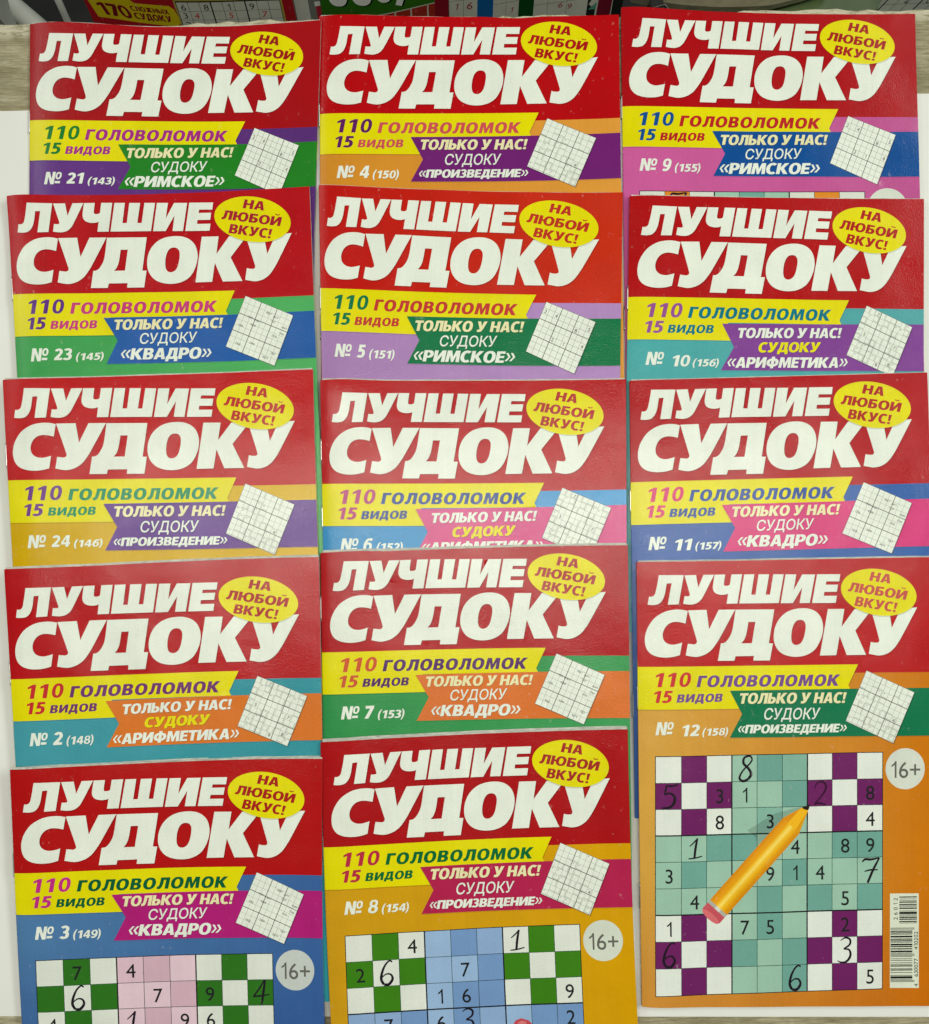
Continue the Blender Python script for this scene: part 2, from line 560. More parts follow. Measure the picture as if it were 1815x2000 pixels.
def press(domain, layers, gx, gy, fine=9.0):
    """Cut a flat sheet along every printed outline: returns points, triangles and the ink at each triangle corner."""
    pts, edges = [], []

    def loop(L):
        i0 = len(pts)
        M = []
        for (x0, y0), (x1, y1) in zip(L, list(L[1:]) + [L[0]]):
            d = math.hypot(x1 - x0, y1 - y0)
            near = min(x0, x1) < fine
            n = max(1, int(d / (1.3 if near else 3.2)) if d > 3.6 or (near and d > 1.6) else 1)
            M += [(x0 + (x1 - x0) * i / n, y0 + (y1 - y0) * i / n) for i in range(n)]
        L = M
        pts.extend(Vector((float(x), float(y))) for x, y in L)
        edges.extend((i0 + i, i0 + (i + 1) % len(L)) for i in range(len(L)))

    D = np.array(domain)
    loop(domain)
    lo, hi = D.min(0), D.max(0)
    for col, pcs in layers:
        for o, hs in pcs:
            for L in [o] + hs:
                a = np.array(L)
                if (a.max(0) < lo).any() or (a.min(0) > hi).any():
                    continue
                loop(L)
    for x in gx:
        for y in gy:
            pts.append(Vector((float(x), float(y))))
    r = delaunay_2d_cdt(pts, edges, [], 0, 1e-4, False)
    V = np.array([(v.x, v.y) for v in r[0]])
    T = np.array([t for t in r[2] if len(t) == 3], int)
    cx, cy = V[T].mean(1).T
    a, b, c = V[T[:, 0]], V[T[:, 1]], V[T[:, 2]]
    area = np.abs((b[:, 0] - a[:, 0]) * (c[:, 1] - a[:, 1]) - (b[:, 1] - a[:, 1]) * (c[:, 0] - a[:, 0]))
    keep = inside(cx, cy, domain) & (area > 1e-7)
    T, cx, cy = T[keep], cx[keep], cy[keep]
    ink = np.zeros((len(T), 3, 3))
    for col, pcs in layers:
        hit = np.zeros(len(T), bool)
        for o, hs in pcs:
            A = np.array(o + [p for h in hs for p in h])
            l0, h0 = A.min(0), A.max(0)
            idx = np.nonzero((cx >= l0[0]) & (cx <= h0[0]) & (cy >= l0[1]) & (cy <= h0[1]))[0]
            if not len(idx):
                continue
            m = inside(cx[idx], cy[idx], o)
            for h in hs:
                m ^= inside(cx[idx], cy[idx], h)
            hit[idx[m]] = True
        if callable(col):
            ink[hit] = col(V[T[hit]])
        elif isinstance(col, float):
            ink[hit] *= col
        else:
            ink[hit] = col
    return V, T, ink


def sheet_object(name, V3, T, ink, parent, edge_col=(0.6, 0.6, 0.52), thick=0.00016, down=(0, 0, -1), mat=None):
    """one printed sheet with a thin white cut edge all round"""
    n = len(V3)
    used = np.unique(T)
    remap = -np.ones(n, int)
    remap[used] = np.arange(len(used))
    V3, T = V3[used], remap[T]
    cnt = {}
    for t in T:
        for a, b in ((t[0], t[1]), (t[1], t[2]), (t[2], t[0])):
            k = (min(a, b), max(a, b))
            cnt[k] = None if k in cnt else (a, b)
    border = [v for v in cnt.values() if v]
    verts = [tuple(v) for v in V3]
    faces = [tuple(int(i) for i in t) for t in T]
    colours = list(ink.reshape(-1, 3))
    dn = np.array(down) * thick
    for a, b in border:
        i = len(verts)
        verts += [tuple(V3[a]), tuple(V3[b]), tuple(V3[b] + dn), tuple(V3[a] + dn)]
        faces.append((i + 1, i, i + 3, i + 2))
        colours += [np.array(edge_col)] * 4
    me = bpy.data.meshes.new(name)
    me.from_pydata(verts, [], faces)
    at = me.attributes.new('ink', 'FLOAT_COLOR', 'CORNER')
    c4 = np.ones((len(colours), 4), np.float32)
    c4[:, :3] = np.array(colours)
    at.data.foreach_set('color', c4.ravel())
    sm = np.zeros(len(faces), bool)
    sm[:len(T)] = True
    me.polygons.foreach_set('use_smooth', sm)
    me.materials.append(mat or PRINT)
    me.update()
    o = bpy.data.objects.new(name, me)
    COL.objects.link(o)
    o.parent = parent
    return o


# ------------------------------------------------------------------ measured layout (millimetres)
ART = {'title':{'L':[[[10.3,5.27],[21.74,5.48],[19.34,18.89],[14.31,19.0],[16.1,9.11],[13.9,9.2],[13.48,11.51],[13.07,13.71],[12.4,15.77],[11.46,17.42],[10.0,18.66],[8.01,
 19.06],[6.55,19.04],[5.09,18.86],[5.78,15.12],[6.71,15.25],[7.77,14.85],[8.44,13.98],[8.98,12.06],[9.53,9.59]]],'U':[[[22.14,5.56],[27.53,5.53],[28.47,11.3],[30.98,5.52],
 [35.96,5.51],[30.69,15.54],[29.35,17.33],[27.88,18.43],[26.15,18.99],[24.56,19.08],[22.97,18.93],[21.46,18.66],[22.07,15.12],[23.0,15.25],[24.19,15.22],[24.59,14.75],
 [24.46,14.06]]],'CH':[[[36.23,5.51],[41.15,5.5],[40.51,9.75],[40.63,10.49],[41.11,10.71],[42.04,10.71],[42.85,10.49],[43.3,10.16],[44.09,5.5],[49.1,5.5],[46.77,18.93],
 [41.71,18.94],[42.47,14.33],[41.34,14.69],[39.75,14.83],[38.15,14.64],[36.56,14.01],[35.63,12.92],[35.3,11.41],[35.47,9.76]]],'SH':[[[50.08,5.59],[54.83,5.6],[53.28,15.03],
 [55.28,15.03],[56.83,5.66],[61.77,5.74],[60.08,15.13],[62.09,15.14],[63.72,5.75],[68.58,5.87],[66.19,19.05],[47.65,18.93]]],'I':[[[69.46,5.88],[74.46,5.98],[73.18,13.31],
 [77.26,6.04],[83.26,6.12],[80.73,19.22],[75.98,19.17],[77.2,11.99],[72.86,19.14],[67.12,19.14]]],'E':[[[84.21,6.05],[95.16,6.16],[94.65,9.47],[88.6,9.36],[88.24,10.91],
 [94.05,10.93],[93.48,14.23],[87.59,14.18],[87.31,16.01],[93.51,16.06],[92.94,19.33],[81.81,19.24]]],'S':[[[23.53,22.02],[21.62,21.54],[19.24,21.31],[16.59,21.43],[13.68,
 22.0],[10.76,23.32],[8.1,25.23],[5.96,27.94],[4.47,30.91],[3.73,34.17],[3.82,37.19],[4.68,39.69],[6.26,41.5],[8.51,42.62],[11.41,43.22],[14.32,43.29],[16.97,43.0],[19.75,
 42.29],[20.85,36.55],[18.86,37.11],[16.74,37.45],[14.63,37.14],[13.05,36.19],[12.13,34.82],[11.88,32.91],[12.29,30.99],[13.36,29.07],[14.96,27.69],[17.08,26.99],[19.2,
 27.03],[21.05,27.38],[22.45,27.78]]],'U1':[[[23.69,21.75],[32.32,21.65],[33.42,30.59],[37.96,21.68],[45.68,21.67],[38.11,35.09],[36.36,37.69],[34.49,40.02],[32.08,41.8],
 [29.68,42.77],[27.29,43.2],[24.91,42.94],[22.47,42.41],[23.5,37.07],[24.95,37.26],[26.54,37.41],[27.47,36.97],[27.74,36.23],[27.49,35.0]]],'D':[[[45.89,21.75],[64.11,
 21.91],[61.42,37.41],[63.34,37.48],[61.88,45.26],[54.07,45.22],[54.36,43.12],[45.7,43.12],[45.15,45.17],[37.39,45.11],[38.89,37.13],[40.17,36.99],[41.5,36.17],[42.85,
 34.39],[43.93,32.2],[44.62,29.47],[45.18,26.19]],[[51.89,27.5],[55.17,27.51],[53.43,37.26],[48.42,37.25],[49.63,35.89],[50.58,33.84],[51.13,31.66],[51.55,29.47]]],
 'O':[[[77.9,21.57],[80.83,21.96],[83.49,23.14],[85.47,25.08],[86.64,27.83],[86.95,31.1],[86.3,34.64],[84.93,37.89],[83.04,40.59],[80.36,42.46],[77.15,43.52],[73.41,43.75],
 [69.95,43.18],[67.03,41.8],[65.06,39.61],[63.89,36.61],[63.78,33.33],[64.35,30.33],[65.71,27.33],[67.73,24.89],[70.42,23.0],[73.9,21.88]],[[76.52,26.88],[77.85,27.3],
 [78.63,28.54],[78.75,30.45],[78.32,33.17],[77.63,35.62],[76.54,37.38],[75.07,38.27],[73.6,38.25],[72.54,37.48],[72.03,35.84],[72.05,33.39],[72.48,30.93],[73.3,28.76],
 [74.65,27.27]]],'K':[[[89.24,22.05],[97.04,22.14],[95.67,30.3],[101.95,22.19],[110.18,22.31],[102.19,32.15],[107.23,43.26],[98.13,43.28],[94.77,34.51],[93.16,43.27],[85.42,
 43.34]]],'U2':[[[109.52,22.02],[118.12,22.27],[119.41,31.04],[123.79,22.19],[131.38,21.79],[124.16,35.0],[122.15,38.2],[120.27,40.58],[118.14,42.28],[115.75,43.3],[113.1,
 43.63],[110.73,43.24],[108.53,42.83],[109.53,37.36],[111.06,37.73],[112.78,37.78],[113.44,37.25],[113.46,36.3]]],'ell':[[[131.01,17.73],[130.74,18.88],[130.25,19.97],
 [129.54,21.0],[128.63,21.95],[127.53,22.81],[126.25,23.56],[124.81,24.21],[123.22,24.73],[121.51,25.13],[119.69,25.41],[117.79,25.54],[115.84,25.55],[113.85,25.42],[111.85,
 25.16],[109.87,24.77],[107.93,24.26],[106.06,23.62],[104.27,22.88],[102.61,22.03],[101.07,21.1],[99.69,20.08],[98.48,18.99],[97.45,17.85],[96.63,16.67],[96.01,15.47],
 [95.62,14.25],[95.44,13.04],[95.49,11.85],[95.77,10.69],[96.27,9.58],[96.98,8.54],[97.9,7.57],[99.01,6.69],[100.3,5.92],[101.76,5.25],[103.36,4.71],[105.08,4.29],[106.91,
 4.0],[108.82,3.85],[110.78,3.84],[112.77,3.97],[114.77,4.23],[116.75,4.63],[118.69,5.16],[120.55,5.81],[122.32,6.57],[123.98,7.44],[125.51,8.4],[126.87,9.44],[128.07,
 10.54],[129.09,11.7],[129.9,12.89],[130.51,14.11],[130.9,15.33],[131.07,16.54]]]},'tb':{'NA':[[108.73,9.3],[118.65,10.83],[109.26,5.08]],'LUB':[[98.59,13.98],[126.47,
 18.47],[99.3,9.75]],'VKUS':[[101.65,20.74],[121.66,24.03],[102.42,16.39]],'110':[[8.48,56.91],[24.93,56.8],[8.52,50.4]],'GOL':[[27.32,57.03],[95.17,57.28],[27.36,51.8]],
 '15':[[7.63,64.1],[16.35,64.06],[7.67,58.58]],'VID':[[17.93,64.0],[39.6,63.85],[17.96,60.25]],'NO':[[8.04,78.87],[16.63,78.82],[8.09,72.88]],'N4':[[18.81,78.79],[23.49,
 78.75],[18.86,72.89]],'PAR':[[24.96,78.86],[37.28,78.77],[24.99,75.2]],'L1P':[[47.71,64.89],[98.19,65.1],[47.75,60.08]],'L2P':[[59.02,72.17],[85.68,72.26],[59.06,67.08]],
 'L3P':[[46.71,78.4],[98.24,78.41],[46.74,74.54]],'L1R':[[47.31,65.55],[98.3,64.96],[47.39,60.74]],'L2R':[[58.91,72.27],[85.89,71.79],[59.0,67.38]],'L3R':[[46.47,79.54],
 [94.14,79.17],[46.56,74.3]],'L1K':[[47.47,64.69],[97.54,64.75],[47.7,60.0]],'L2K':[[58.74,71.31],[85.36,71.13],[58.97,66.46]],'L3K':[[49.69,78.52],[91.47,78.75],[49.95,
 73.34]],'L1A':[[51.03,65.87],[100.24,65.17],[50.99,61.28]],'L2A':[[60.49,72.41],[90.33,71.84],[60.46,67.82]],'L3A':[[46.08,79.72],[102.99,79.0],[46.03,74.89]],
 'N21':[[18.86,78.43],[27.45,78.28],[18.81,73.18]],'P21':[[28.99,78.6],[41.84,78.39],[28.96,75.36]],'N10':[[20.69,79.43],[28.82,79.31],[20.62,74.28]],'P10':[[29.91,79.29],
 [42.11,79.11],[29.88,76.05]],'AGE12':[[117.58,99.55],[133.71,99.66],[117.58,91.66]],'penc':[[80.65,110.85],[76.45,112.34],[67.58,116.84],[29.42,157.31],[35.91,164.57],
 [40.75,160.43],[75.19,124.17],[79.67,113.51],[32.81,153.53]],'pencshadow':[[78.87,111.6],[74.04,112.31],[63.58,114.89],[50.7,122.41],[54.68,125.5],[55.45,129.33],[68.39,
 117.23]],'bar':[[118.53,151.28],[132.4,151.35],[132.42,193.49],[118.47,193.43],[122.83,152.67],[131.51,152.71],[131.52,164.67],[122.82,164.63],[118.76,166.65],[129.32,
 166.71],[129.32,190.84],[118.72,190.79]],'eras8':[[81.98,132.5],[83.38,130.43],[86.0,129.49],[89.38,130.59],[91.41,132.75]],'gridA':[[8.12,88.79],[114.93,87.81],[114.64,
 193.56],[6.85,196.37]],'circ':[[125.8,95.17],[135.23,95.23],[125.81,104.12]]},'feat':{'G0':{'A':[111.93,50.12],'K':[108.41,50.34],'P':[107.5,50.54],'R':[108.12,50.95]},
 'G1':{'A':[134.22,59.88],'K':[130.42,60.36],'P':[130.04,60.62],'R':[130.29,60.13]},'G2':{'K':[120.59,83.2],'P':[120.03,83.5],'R':[121.07,83.95]},'G3':{'A':[102.35,73.12],
 'K':[98.23,73.45],'P':[97.71,73.34],'R':[99.05,73.86]},'RB':{'A':[43.0,80.9],'K':[42.89,80.43],'P':[42.79,80.32],'R':[43.36,80.67]},'RN':{'A':[49.04,70.08],'K':[48.62,
 69.67],'P':[48.65,69.6],'R':[49.15,69.79]},'RT':{'A':[43.45,59.38],'K':[42.59,59.06],'P':[42.95,58.86],'R':[43.15,58.98]}},'mags':{'21':{'m':[-206.9631,250.8937,-0.0002],
 'a':[[0.204,-0.266],[-0.322,-0.499],[-1.08,2.388]],'q':[[-4.485,4.819],[-5.267,0.362],[-0.256,-0.13],[-7.426,2.81],[0.144,-1.095]],'z':[2.35,2.35,2.35,2.35,2.35,2.35,2.35,
 2.35,2.35,2.35,2.35,2.35,2.35,2.35,2.35],'o':[0.61,139.59,0.46,-1.01]},'23':{'m':[-212.792,166.6906,0.0298],'a':[[0.052,-0.205],[2.791,-1.386],[3.85,-1.97]],'q':[[-3.088,
 3.187],[-3.824,0.896],[0.193,-0.144],[-5.03,1.333],[0.926,-0.619]],'z':[4.7,4.7,4.7,4.7,4.7,4.7,4.7,4.7,4.7,4.41,4.0,3.59,3.18,2.76,2.35],'o':[0.95,140.7,1.85,0.29]},
 '24':{'m':[-210.6501,79.778,0.0194],'a':[[0.115,0.002],[4.205,-0.75],[3.665,-0.693]],'q':[[-5.39,0.632],[-4.843,1.463],[-0.049,-0.06],[-4.797,0.125],[0.517,0.029]],
 'z':[7.05,7.05,7.05,6.85,6.45,6.04,5.63,5.22,4.81,4.4,3.99,3.58,3.17,2.76,2.35],'o':[0.58,140.62,1.09,-2.13]},'2':{'m':[-209.0554,-10.8019,0.0291],'a':[[-0.428,0.203],
 [4.024,1.214],[1.501,1.769]],'q':[[-0.894,-2.726],[-6.081,-0.377],[-0.106,0.033],[-4.3,-2.292],[0.71,0.016]],'z':[7.97,7.57,7.17,6.77,6.37,5.97,5.57,5.16,4.76,4.36,3.96,
 3.56,3.15,2.75,2.35],'o':[0.66,140.9,-3.96,-4.79]},'3':{'m':[-204.4753,-98.4409,0.0162],'a':[[0.448,0.367],[2.754,1.688],[1.454,2.702]],'q':[[-8.233,-5.192],[-5.525,-3.1],
 [2.203,-0.511],[-5.366,-3.108],[-0.176,0.528]],'z':[7.88,7.51,7.11,6.72,6.32,5.92,5.53,5.13,4.73,4.34,3.94,3.54,3.14,2.75,2.35],'o':[-0.07,139.54,-1.45,-2.26]},
 '4':{'m':[-68.8968,253.9958,0.0106],'a':[[-0.062,-0.225],[0.294,-0.554],[-0.107,0.526]],'q':[[0.314,3.87],[-0.541,-1.06],[0.069,-0.272],[3.326,1.758],[-0.059,0.025]],
 'z':[2.35,2.35,2.35,2.35,2.35,2.35,2.35,2.35,2.35,2.35,2.35,2.35,2.35,2.35,2.35],'o':[0.27,141.41,-0.1,1.61]},'5':{'m':[-68.9,169.5945,-0.0194],'a':[[-0.514,-0.14],[0.366,
 -0.975],[2.144,-3.223]],'q':[[6.78,3.942],[-5.915,1.88],[-0.318,0.126],[1.015,0.164],[2.7,-0.501]],'z':[4.7,4.7,4.7,4.7,4.7,4.7,4.7,4.7,4.7,4.35,3.95,3.55,3.15,2.75,2.35],
 'o':[1.57,141.64,-0.04,-0.11]},'6':{'m':[-66.7409,78.6037,0.0079],'a':[[-0.042,-0.277],[-0.992,-0.235],[0.175,0.415]],'q':[[0.554,1.625],[-2.399,0.779],[-0.015,0.172],
 [2.38,1.193],[0.94,-0.153]],'z':[7.05,7.05,7.05,6.78,6.4,6.0,5.61,5.22,4.82,4.41,4.0,3.59,3.18,2.76,2.35],'o':[0.06,141.41,-0.57,-0.01]},'7':{'m':[-66.4267,0.9795,0.0182],
 'a':[[-0.07,0.454],[-2.199,0.157],[-0.973,1.568]],'q':[[-0.427,-2.587],[-0.714,-0.429],[-0.058,-0.182],[6.64,-0.94],[0.678,0.49]],'z':[8.29,7.9,7.52,7.13,6.72,6.31,5.9,
 5.48,5.07,4.65,4.19,3.73,3.27,2.81,2.35],'o':[-0.21,141.71,0.99,0.03]},'8':{'m':[-65.5153,-87.3462,0.0378],'a':[[0.257,0.672],[0.137,0.859],[-0.799,0.155]],'q':[[-3.652,
 -4.049],[-0.801,-2.71],[2.537,-0.273],[-1.965,-0.308],[-0.603,0.456]],'z':[8.32,7.93,7.52,7.11,6.67,6.24,5.81,5.38,4.94,4.51,4.08,3.65,3.21,2.78,2.35],'o':[-0.34,140.4,
 -1.33,-0.2]},'9':{'m':[74.1758,257.7178,-0.0088],'a':[[-0.111,-0.175],[-1.022,-0.595],[2.367,1.621]],'q':[[1.374,2.189],[0.27,1.163],[-0.049,-0.284],[-1.185,-0.608],[0.232,
 -0.12]],'z':[2.35,2.35,2.35,2.35,2.35,2.35,2.35,2.35,2.35,2.35,2.35,2.35,2.35,2.35,2.35],'o':[0.29,141.14,-0.39,0.75]},'10':{'m':[77.2989,166.2733,-0.0135],'a':[[0.381,
 -0.047],[-1.634,-0.549],[-0.576,-1.99]],'q':[[-4.236,0.891],[0.433,2.481],[-0.09,0.041],[-2.227,1.062],[-1.561,-0.344]],'z':[4.7,4.7,4.7,4.7,4.7,4.7,4.7,4.7,4.57,4.2,3.83,
 3.46,3.09,2.72,2.35],'o':[-0.25,139.98,0.63,-0.48]},'11':{'m':[75.7043,79.7377,0.0221],'a':[[-0.486,-0.089],[-0.203,0.449],[-1.245,-1.322]],'q':[[1.469,-0.308],[1.384,
 0.561],[0.114,-0.054],[-1.101,-0.214],[0.087,0.417]],'z':[7.05,7.05,7.05,6.76,6.39,6.02,5.65,5.28,4.91,4.51,4.08,3.65,3.22,2.78,2.35],'o':[0.37,139.31,0.63,0.29]},
 '12':{'m':[78.4391,-5.7797,0.0108],'a':[[-0.621,0.149],[-3.483,0.326],[-1.267,-0.612]],'q':[[-1.538,-0.382],[-2.344,-0.967],[0.143,-1.395],[1.53,-0.767],[-0.411,0.541]],
 'z':[8.09,7.75,7.38,7.0,6.58,6.15,5.73,5.31,4.89,4.46,4.04,3.62,3.2,2.77,2.35],'o':[0.42,140.9,-0.94,-1.24]}}}

WHITE = S(222, 228, 214)
YELLOW = S(220, 210, 0)
CREAM = S(226, 220, 170)
BLACK = S(28, 27, 28)
RED_D = S(165, 28, 24)


def rectp(a, b, c, d):
    return [(a, b), (c, b), (c, d), (a, d)]


def quad_at(c, s, t):
    """bilinear point in a quad given TL, TR, BR, BL"""
    c = np.array(c)
    return tuple(c[0] * (1 - s) * (1 - t) + c[1] * s * (1 - t) + c[2] * s * t + c[3] * (1 - s) * t)


def mini_grid(kind, F):
    g0, g1, g3 = (np.array(F[k][kind]) for k in ('G0', 'G1', 'G3'))
    g2 = np.array(F['G2'][kind]) if kind in F['G2'] else g1 + g3 - g0
    q = [tuple(g0), tuple(g1), tuple(g2), tuple(g3)]
    at = lambda i, j: quad_at(q, i / 9, j / 9)
    L = []
    cen = sum(np.array(p) for p in q) / 4
    big = lambda k, dx, dy: [tuple(cen + (np.array(p) - cen) * k + np.array([dx, dy])) for p in q]
    L.append((0.62, [(big(1.012, .35, .45), [])]))
    L.append((S(70, 75, 66), [(big(1.012, 0, 0), [])]))
    L.append((S(222, 228, 214), [(q, [])]))
    rnd = random.Random(kind)
    if kind in 'PA':
        sh = []
        for i in range(9):
            for j in range(9):
                if rnd.random() < .40:
                    a, b = at(i + .80, j), at(i + .80, j + 1)
                    sh.append(line(a, b, .34))
                if rnd.random() < .40:
                    a, b = at(i, j + .84), at(i + 1, j + .84)
                    sh.append(line(a, b, .32))
        L.append((S(176, 182, 168), sh))
    thn = [line(at(i, 0), at(i, 9), .13) for i in range(1, 9) if i % 3] + [line(at(0, i), at(9, i), .12) for i in range(1, 9) if i % 3]
    thk = [line(at(i, 0), at(i, 9), .30) for i in (3, 6)] + [line(at(0, i), at(9, i), .30) for i in (3, 6)]
    L.append((S(140, 146, 134) if kind != 'R' else S(110, 115, 104), thn))
    L.append((S(62, 66, 58), thk))
    ang = math.atan2(*(g1 - g0)[::-1])

    def put(txt, i, j, h):
        c = at(i, j)
        ca, sa = math.cos(ang), math.sin(ang)
        out = []
        for o, hs in digit(txt, 0, 0, h):
            f = lambda Q: [(c[0] + x * ca - y * sa, c[1] + x * sa + y * ca) for x, y in Q]
            out.append((f(o), [f(k) for k in hs]))
        return out

    tx = []
    if kind == 'R':
        for t, i, j in (('2', .5, 1.5), ('4', 2.5, 1.5), ('5', 8.5, 1.5), ('8', 6.5, 2.5), ('4', 8.5, 4.5), ('2', 3.4, 5.4), ('1', 5.4, 5.4)):
            tx += put(t, i, j, 1.75)
        for i, j in ((3, 1.5), (4.5, 1), (4, 3.5), (3, 3.5), (6, 6.5), (7.5, 4), (2, 6.5), (1.5, 5), (5.5, 3), (7, 6), (1, 7.5), (3, 8), (8, 7), (6, 1.6)):
            tx += put('v', i, j, .5)
    elif kind == 'K':
        for t, i, j in (('4867', 4.9, 1.2), ('3477', 6.3, 1.4), ('1237', 6.1, 2.2), ('4689', 8.3, 2.5), ('1789', 8.2, 3.6), ('1789', 2.1, 3.0), ('4789', 3.3, 3.1), ('4568', 3.0, 4.0),
                        ('1346', 1.0, 4.8), ('2456', 7.2, 4.4), ('1468', 1.7, 7.8), ('2346', 4.0, 6.9), ('1367', 8.0, 7.2), ('4679', 7.0, 8.3)):
            tx += put(t, i, j, 1.0)
    else:
        big_d = (('4', 7.5, 5.6),) if kind == 'P' else (('7', 2.5, .5), ('5', 1.5, 4.5), ('7', 7.4, 4.5), ('8', 5.5, 8.4), ('8', 7.5, 7.5))
        for t, i, j in big_d:
            tx += put(t, i, j, 1.6)
        for i in range(9):
            for j in range(9):
                if rnd.random() < .22:
                    tx += put(str(rnd.randint(10, 99)), i + .28, j + .22, .55)
    L.append((S(44, 46, 42), tx))
    return L


def big_grid(c, colours, printed, brushed, rows=9):
    at = lambda i, j: quad_at(c, i / 9, j / 9)
    L = []
    cen = sum(np.array(p) for p in c) / 4
    L.append((BLACK, [([tuple(np.array(p) + (np.array(p) - cen) * 0.0065) for p in c], [])]))
    L.append((colours['W'], [(list(c), [])]))
    by = {}
    for j, row in enumerate(colours['map']):
        for i, k in enumerate(row):
            by.setdefault(k, []).append(([at(i, j), at(i + 1, j), at(i + 1, j + 1), at(i, j + 1)], []))
    for k, pcs in by.items():
        L.append((colours[k], pcs))
    thn = [line(at(i, 0), at(i, 9), .26) for i in range(1, 9) if i % 3] + [line(at(0, i), at(9, i), .26) for i in range(1, 9) if i % 3]
    thk = [line(at(i, 0), at(i, 9), .62) for i in (3, 6)] + [line(at(0, i), at(9, i), .62) for i in (3, 6)]
    L.append((S(38, 62, 56), thn))
    L.append((BLACK, thk))
    tx, bt = [], []
    for i, j, t in printed:
        p = at(i + .52, j + .52)
        tx += digit(t, p[0], p[1], 6.7)
    for i, j, t in brushed:
        p = at(i + .54, j + .50)
        bt += brush(t, p[0], p[1], 9.4 if t != '8' else 11.0, 11.6)
    L.append((S(32, 33, 34), tx))
    L.append((S(30, 22, 32), bt))
    return L


def lerp_u(c0, c1, u0=0., u1=140.):
    return lambda p: c0 + (c1 - c0) * np.clip((p[..., :1] - u0) / (u1 - u0), 0, 1)


def lerp_uv(c0, c1, c2, v0, v1):
    """c0 -> c1 across, towards c2 down the sheet"""
    def f(p):
        a = c0 + (c1 - c0) * np.clip(p[..., :1] / 140., 0, 1)
        t = np.clip((p[..., 1:2] - v0) / (v1 - v0), 0, 1)
        return a + (c2 - a) * t
    return f


def smooth_loop(L):
    """round the gently turning parts of a traced outline, keep its corners"""
    A = np.array(L, float)
    n = len(A)
    d = np.roll(A, -1, 0) - A
    ang = np.arctan2(d[:, 1], d[:, 0])
    turn = np.abs((ang - np.roll(ang, 1) + math.pi) % (2 * math.pi) - math.pi)
    ln = np.linalg.norm(d, axis=1)
    soft = turn < math.radians(38)
    out = []
    for i in range(n):
        p0, p1, p2, p3 = A[i - 1], A[i], A[(i + 1) % n], A[(i + 2) % n]
        out.append(tuple(p1))
        s1, s2 = soft[i], soft[(i + 1) % n]
        if not (s1 or s2) or ln[i] < .5:
            continue
        m1 = (p2 - p0) / (ln[i - 1] + ln[i]) * ln[i] if s1 else (p2 - p1)
        m2 = (p3 - p1) / (ln[i] + ln[(i + 1) % n]) * ln[i] if s2 else (p2 - p1)
        for t in (.25, .5, .75):
            h = (2 * t ** 3 - 3 * t * t + 1) * p1 + (t ** 3 - 2 * t * t + t) * m1 + (-2 * t ** 3 + 3 * t * t) * p2 + (t ** 3 - t * t) * m2
            out.append(tuple(h))
    return out


TITLE = []
for k, loops in ART['title'].items():
    if k != 'ell':
        TITLE.append((smooth_loop(loops[0]), [smooth_loop(h) for h in loops[1:]]))
ELL = [(ART['title']['ell'][0], [])]
TB = ART['tb']
FT = ART['feat']


def cover_layers(num, c, o, extra):
    uL, uR = o[0] - 2, o[1] + 2
    kind = c['kind']
    bg = c['bg']
    L = [(bg, [(rectp(uL, -10, uR, 215), [])])]
    L.append((c['red'], [([(uL, -10), (uR, -10), (uR, 51.4), (uL, 51.4)], [])]))
    # tall drop shadow and title
    L.append((0.66, shift(TITLE, .38, .45)))
    L.append((WHITE, TITLE))
    L.append((0.72, shift(ELL, .1, .55)))
    L.append((YELLOW, ELL))
    L.append((c['oval'], words('НА', TB['NA'], shear=.1) + words('ЛЮБОЙ', TB['LUB'], shear=.1) + words('ВКУС!', TB['VKUS'], shear=.1)))
    # yellow ribbon
    Y = [(uL, 47.55), (103.44, 47.58), (98.9, 57.0), (99.8, 58.9), (46, 58.9), (49.5, 67.15), (uL, 67.15)]
    L.append((0.74, shift([(Y, [])], .35, .5)))
    L.append((YELLOW, [(Y, [])]))
    L.append((c['num'], words('110', TB['110'], gap=.22) + words('15', TB['15'], gap=.13)))
    L.append((c['word'], words('ГОЛОВОЛОМОК', TB['GOL'], gap=.14) + words('ВИДОВ', TB['VID'], gap=.12)))
    # coloured ribbon with the swallow-tail end
    rt, rn, rb = FT['RT'][kind], FT['RN'][kind], FT['RB'][kind]
    ribbon = [tuple(rt), (uR, 58.5), (uR, 80.3), tuple(rb), tuple(rn)]
    L.append((0.80, shift([(ribbon, [])], -.1, .45)))
    L.append((c['rib'], [(ribbon, [])]))
    t1 = words('ТОЛЬКО У НАС!', TB['L1' + kind], gap=.05)
    t3 = words({'R': '«РИМСКОЕ»', 'P': '«ПРОИЗВЕДЕНИЕ»', 'K': '«КВАДРО»', 'A': '«АРИФМЕТИКА»'}[kind], TB['L3' + kind], gap=.05)
    if kind == 'A':
        t2 = words('СУДОКУ', TB['L2A'], gap=.05)
    else:
        t2 = thin_fit('СУДОКУ', *TB['L2' + kind], shear=.2)
    for t in (t1, t2, t3):
        L.append((0.6, shift(t, .22, .28)))
    L.append((CREAM if kind != 'A' else WHITE, t1))
    L.append((WHITE if kind != 'A' else YELLOW, t2))
    L.append((WHITE, t3))
    # issue number
    n1, n2 = c['no']
    two = len(n1) == 2
    nb = TB['N21'] if two else TB['N4']
    pb = TB['P21'] if two else TB['PAR']
    if two and n1[0] == '1':
        nb, pb = TB['N10'], TB['P10']
    x0 = nb[0][0]
    t = words('№', TB['NO']) + words(n1, nb, gap=.1)
    t += words('(' + n2 + ')', pb, gap=.1)
    L.append((0.72, shift(t, .2, .25)))
    L.append((WHITE, t))
    L += mini_grid(kind, FT)
    L += extra
    return L


# ------------------------------------------------------------------ magazines
THICK = 2.2
NZ = None


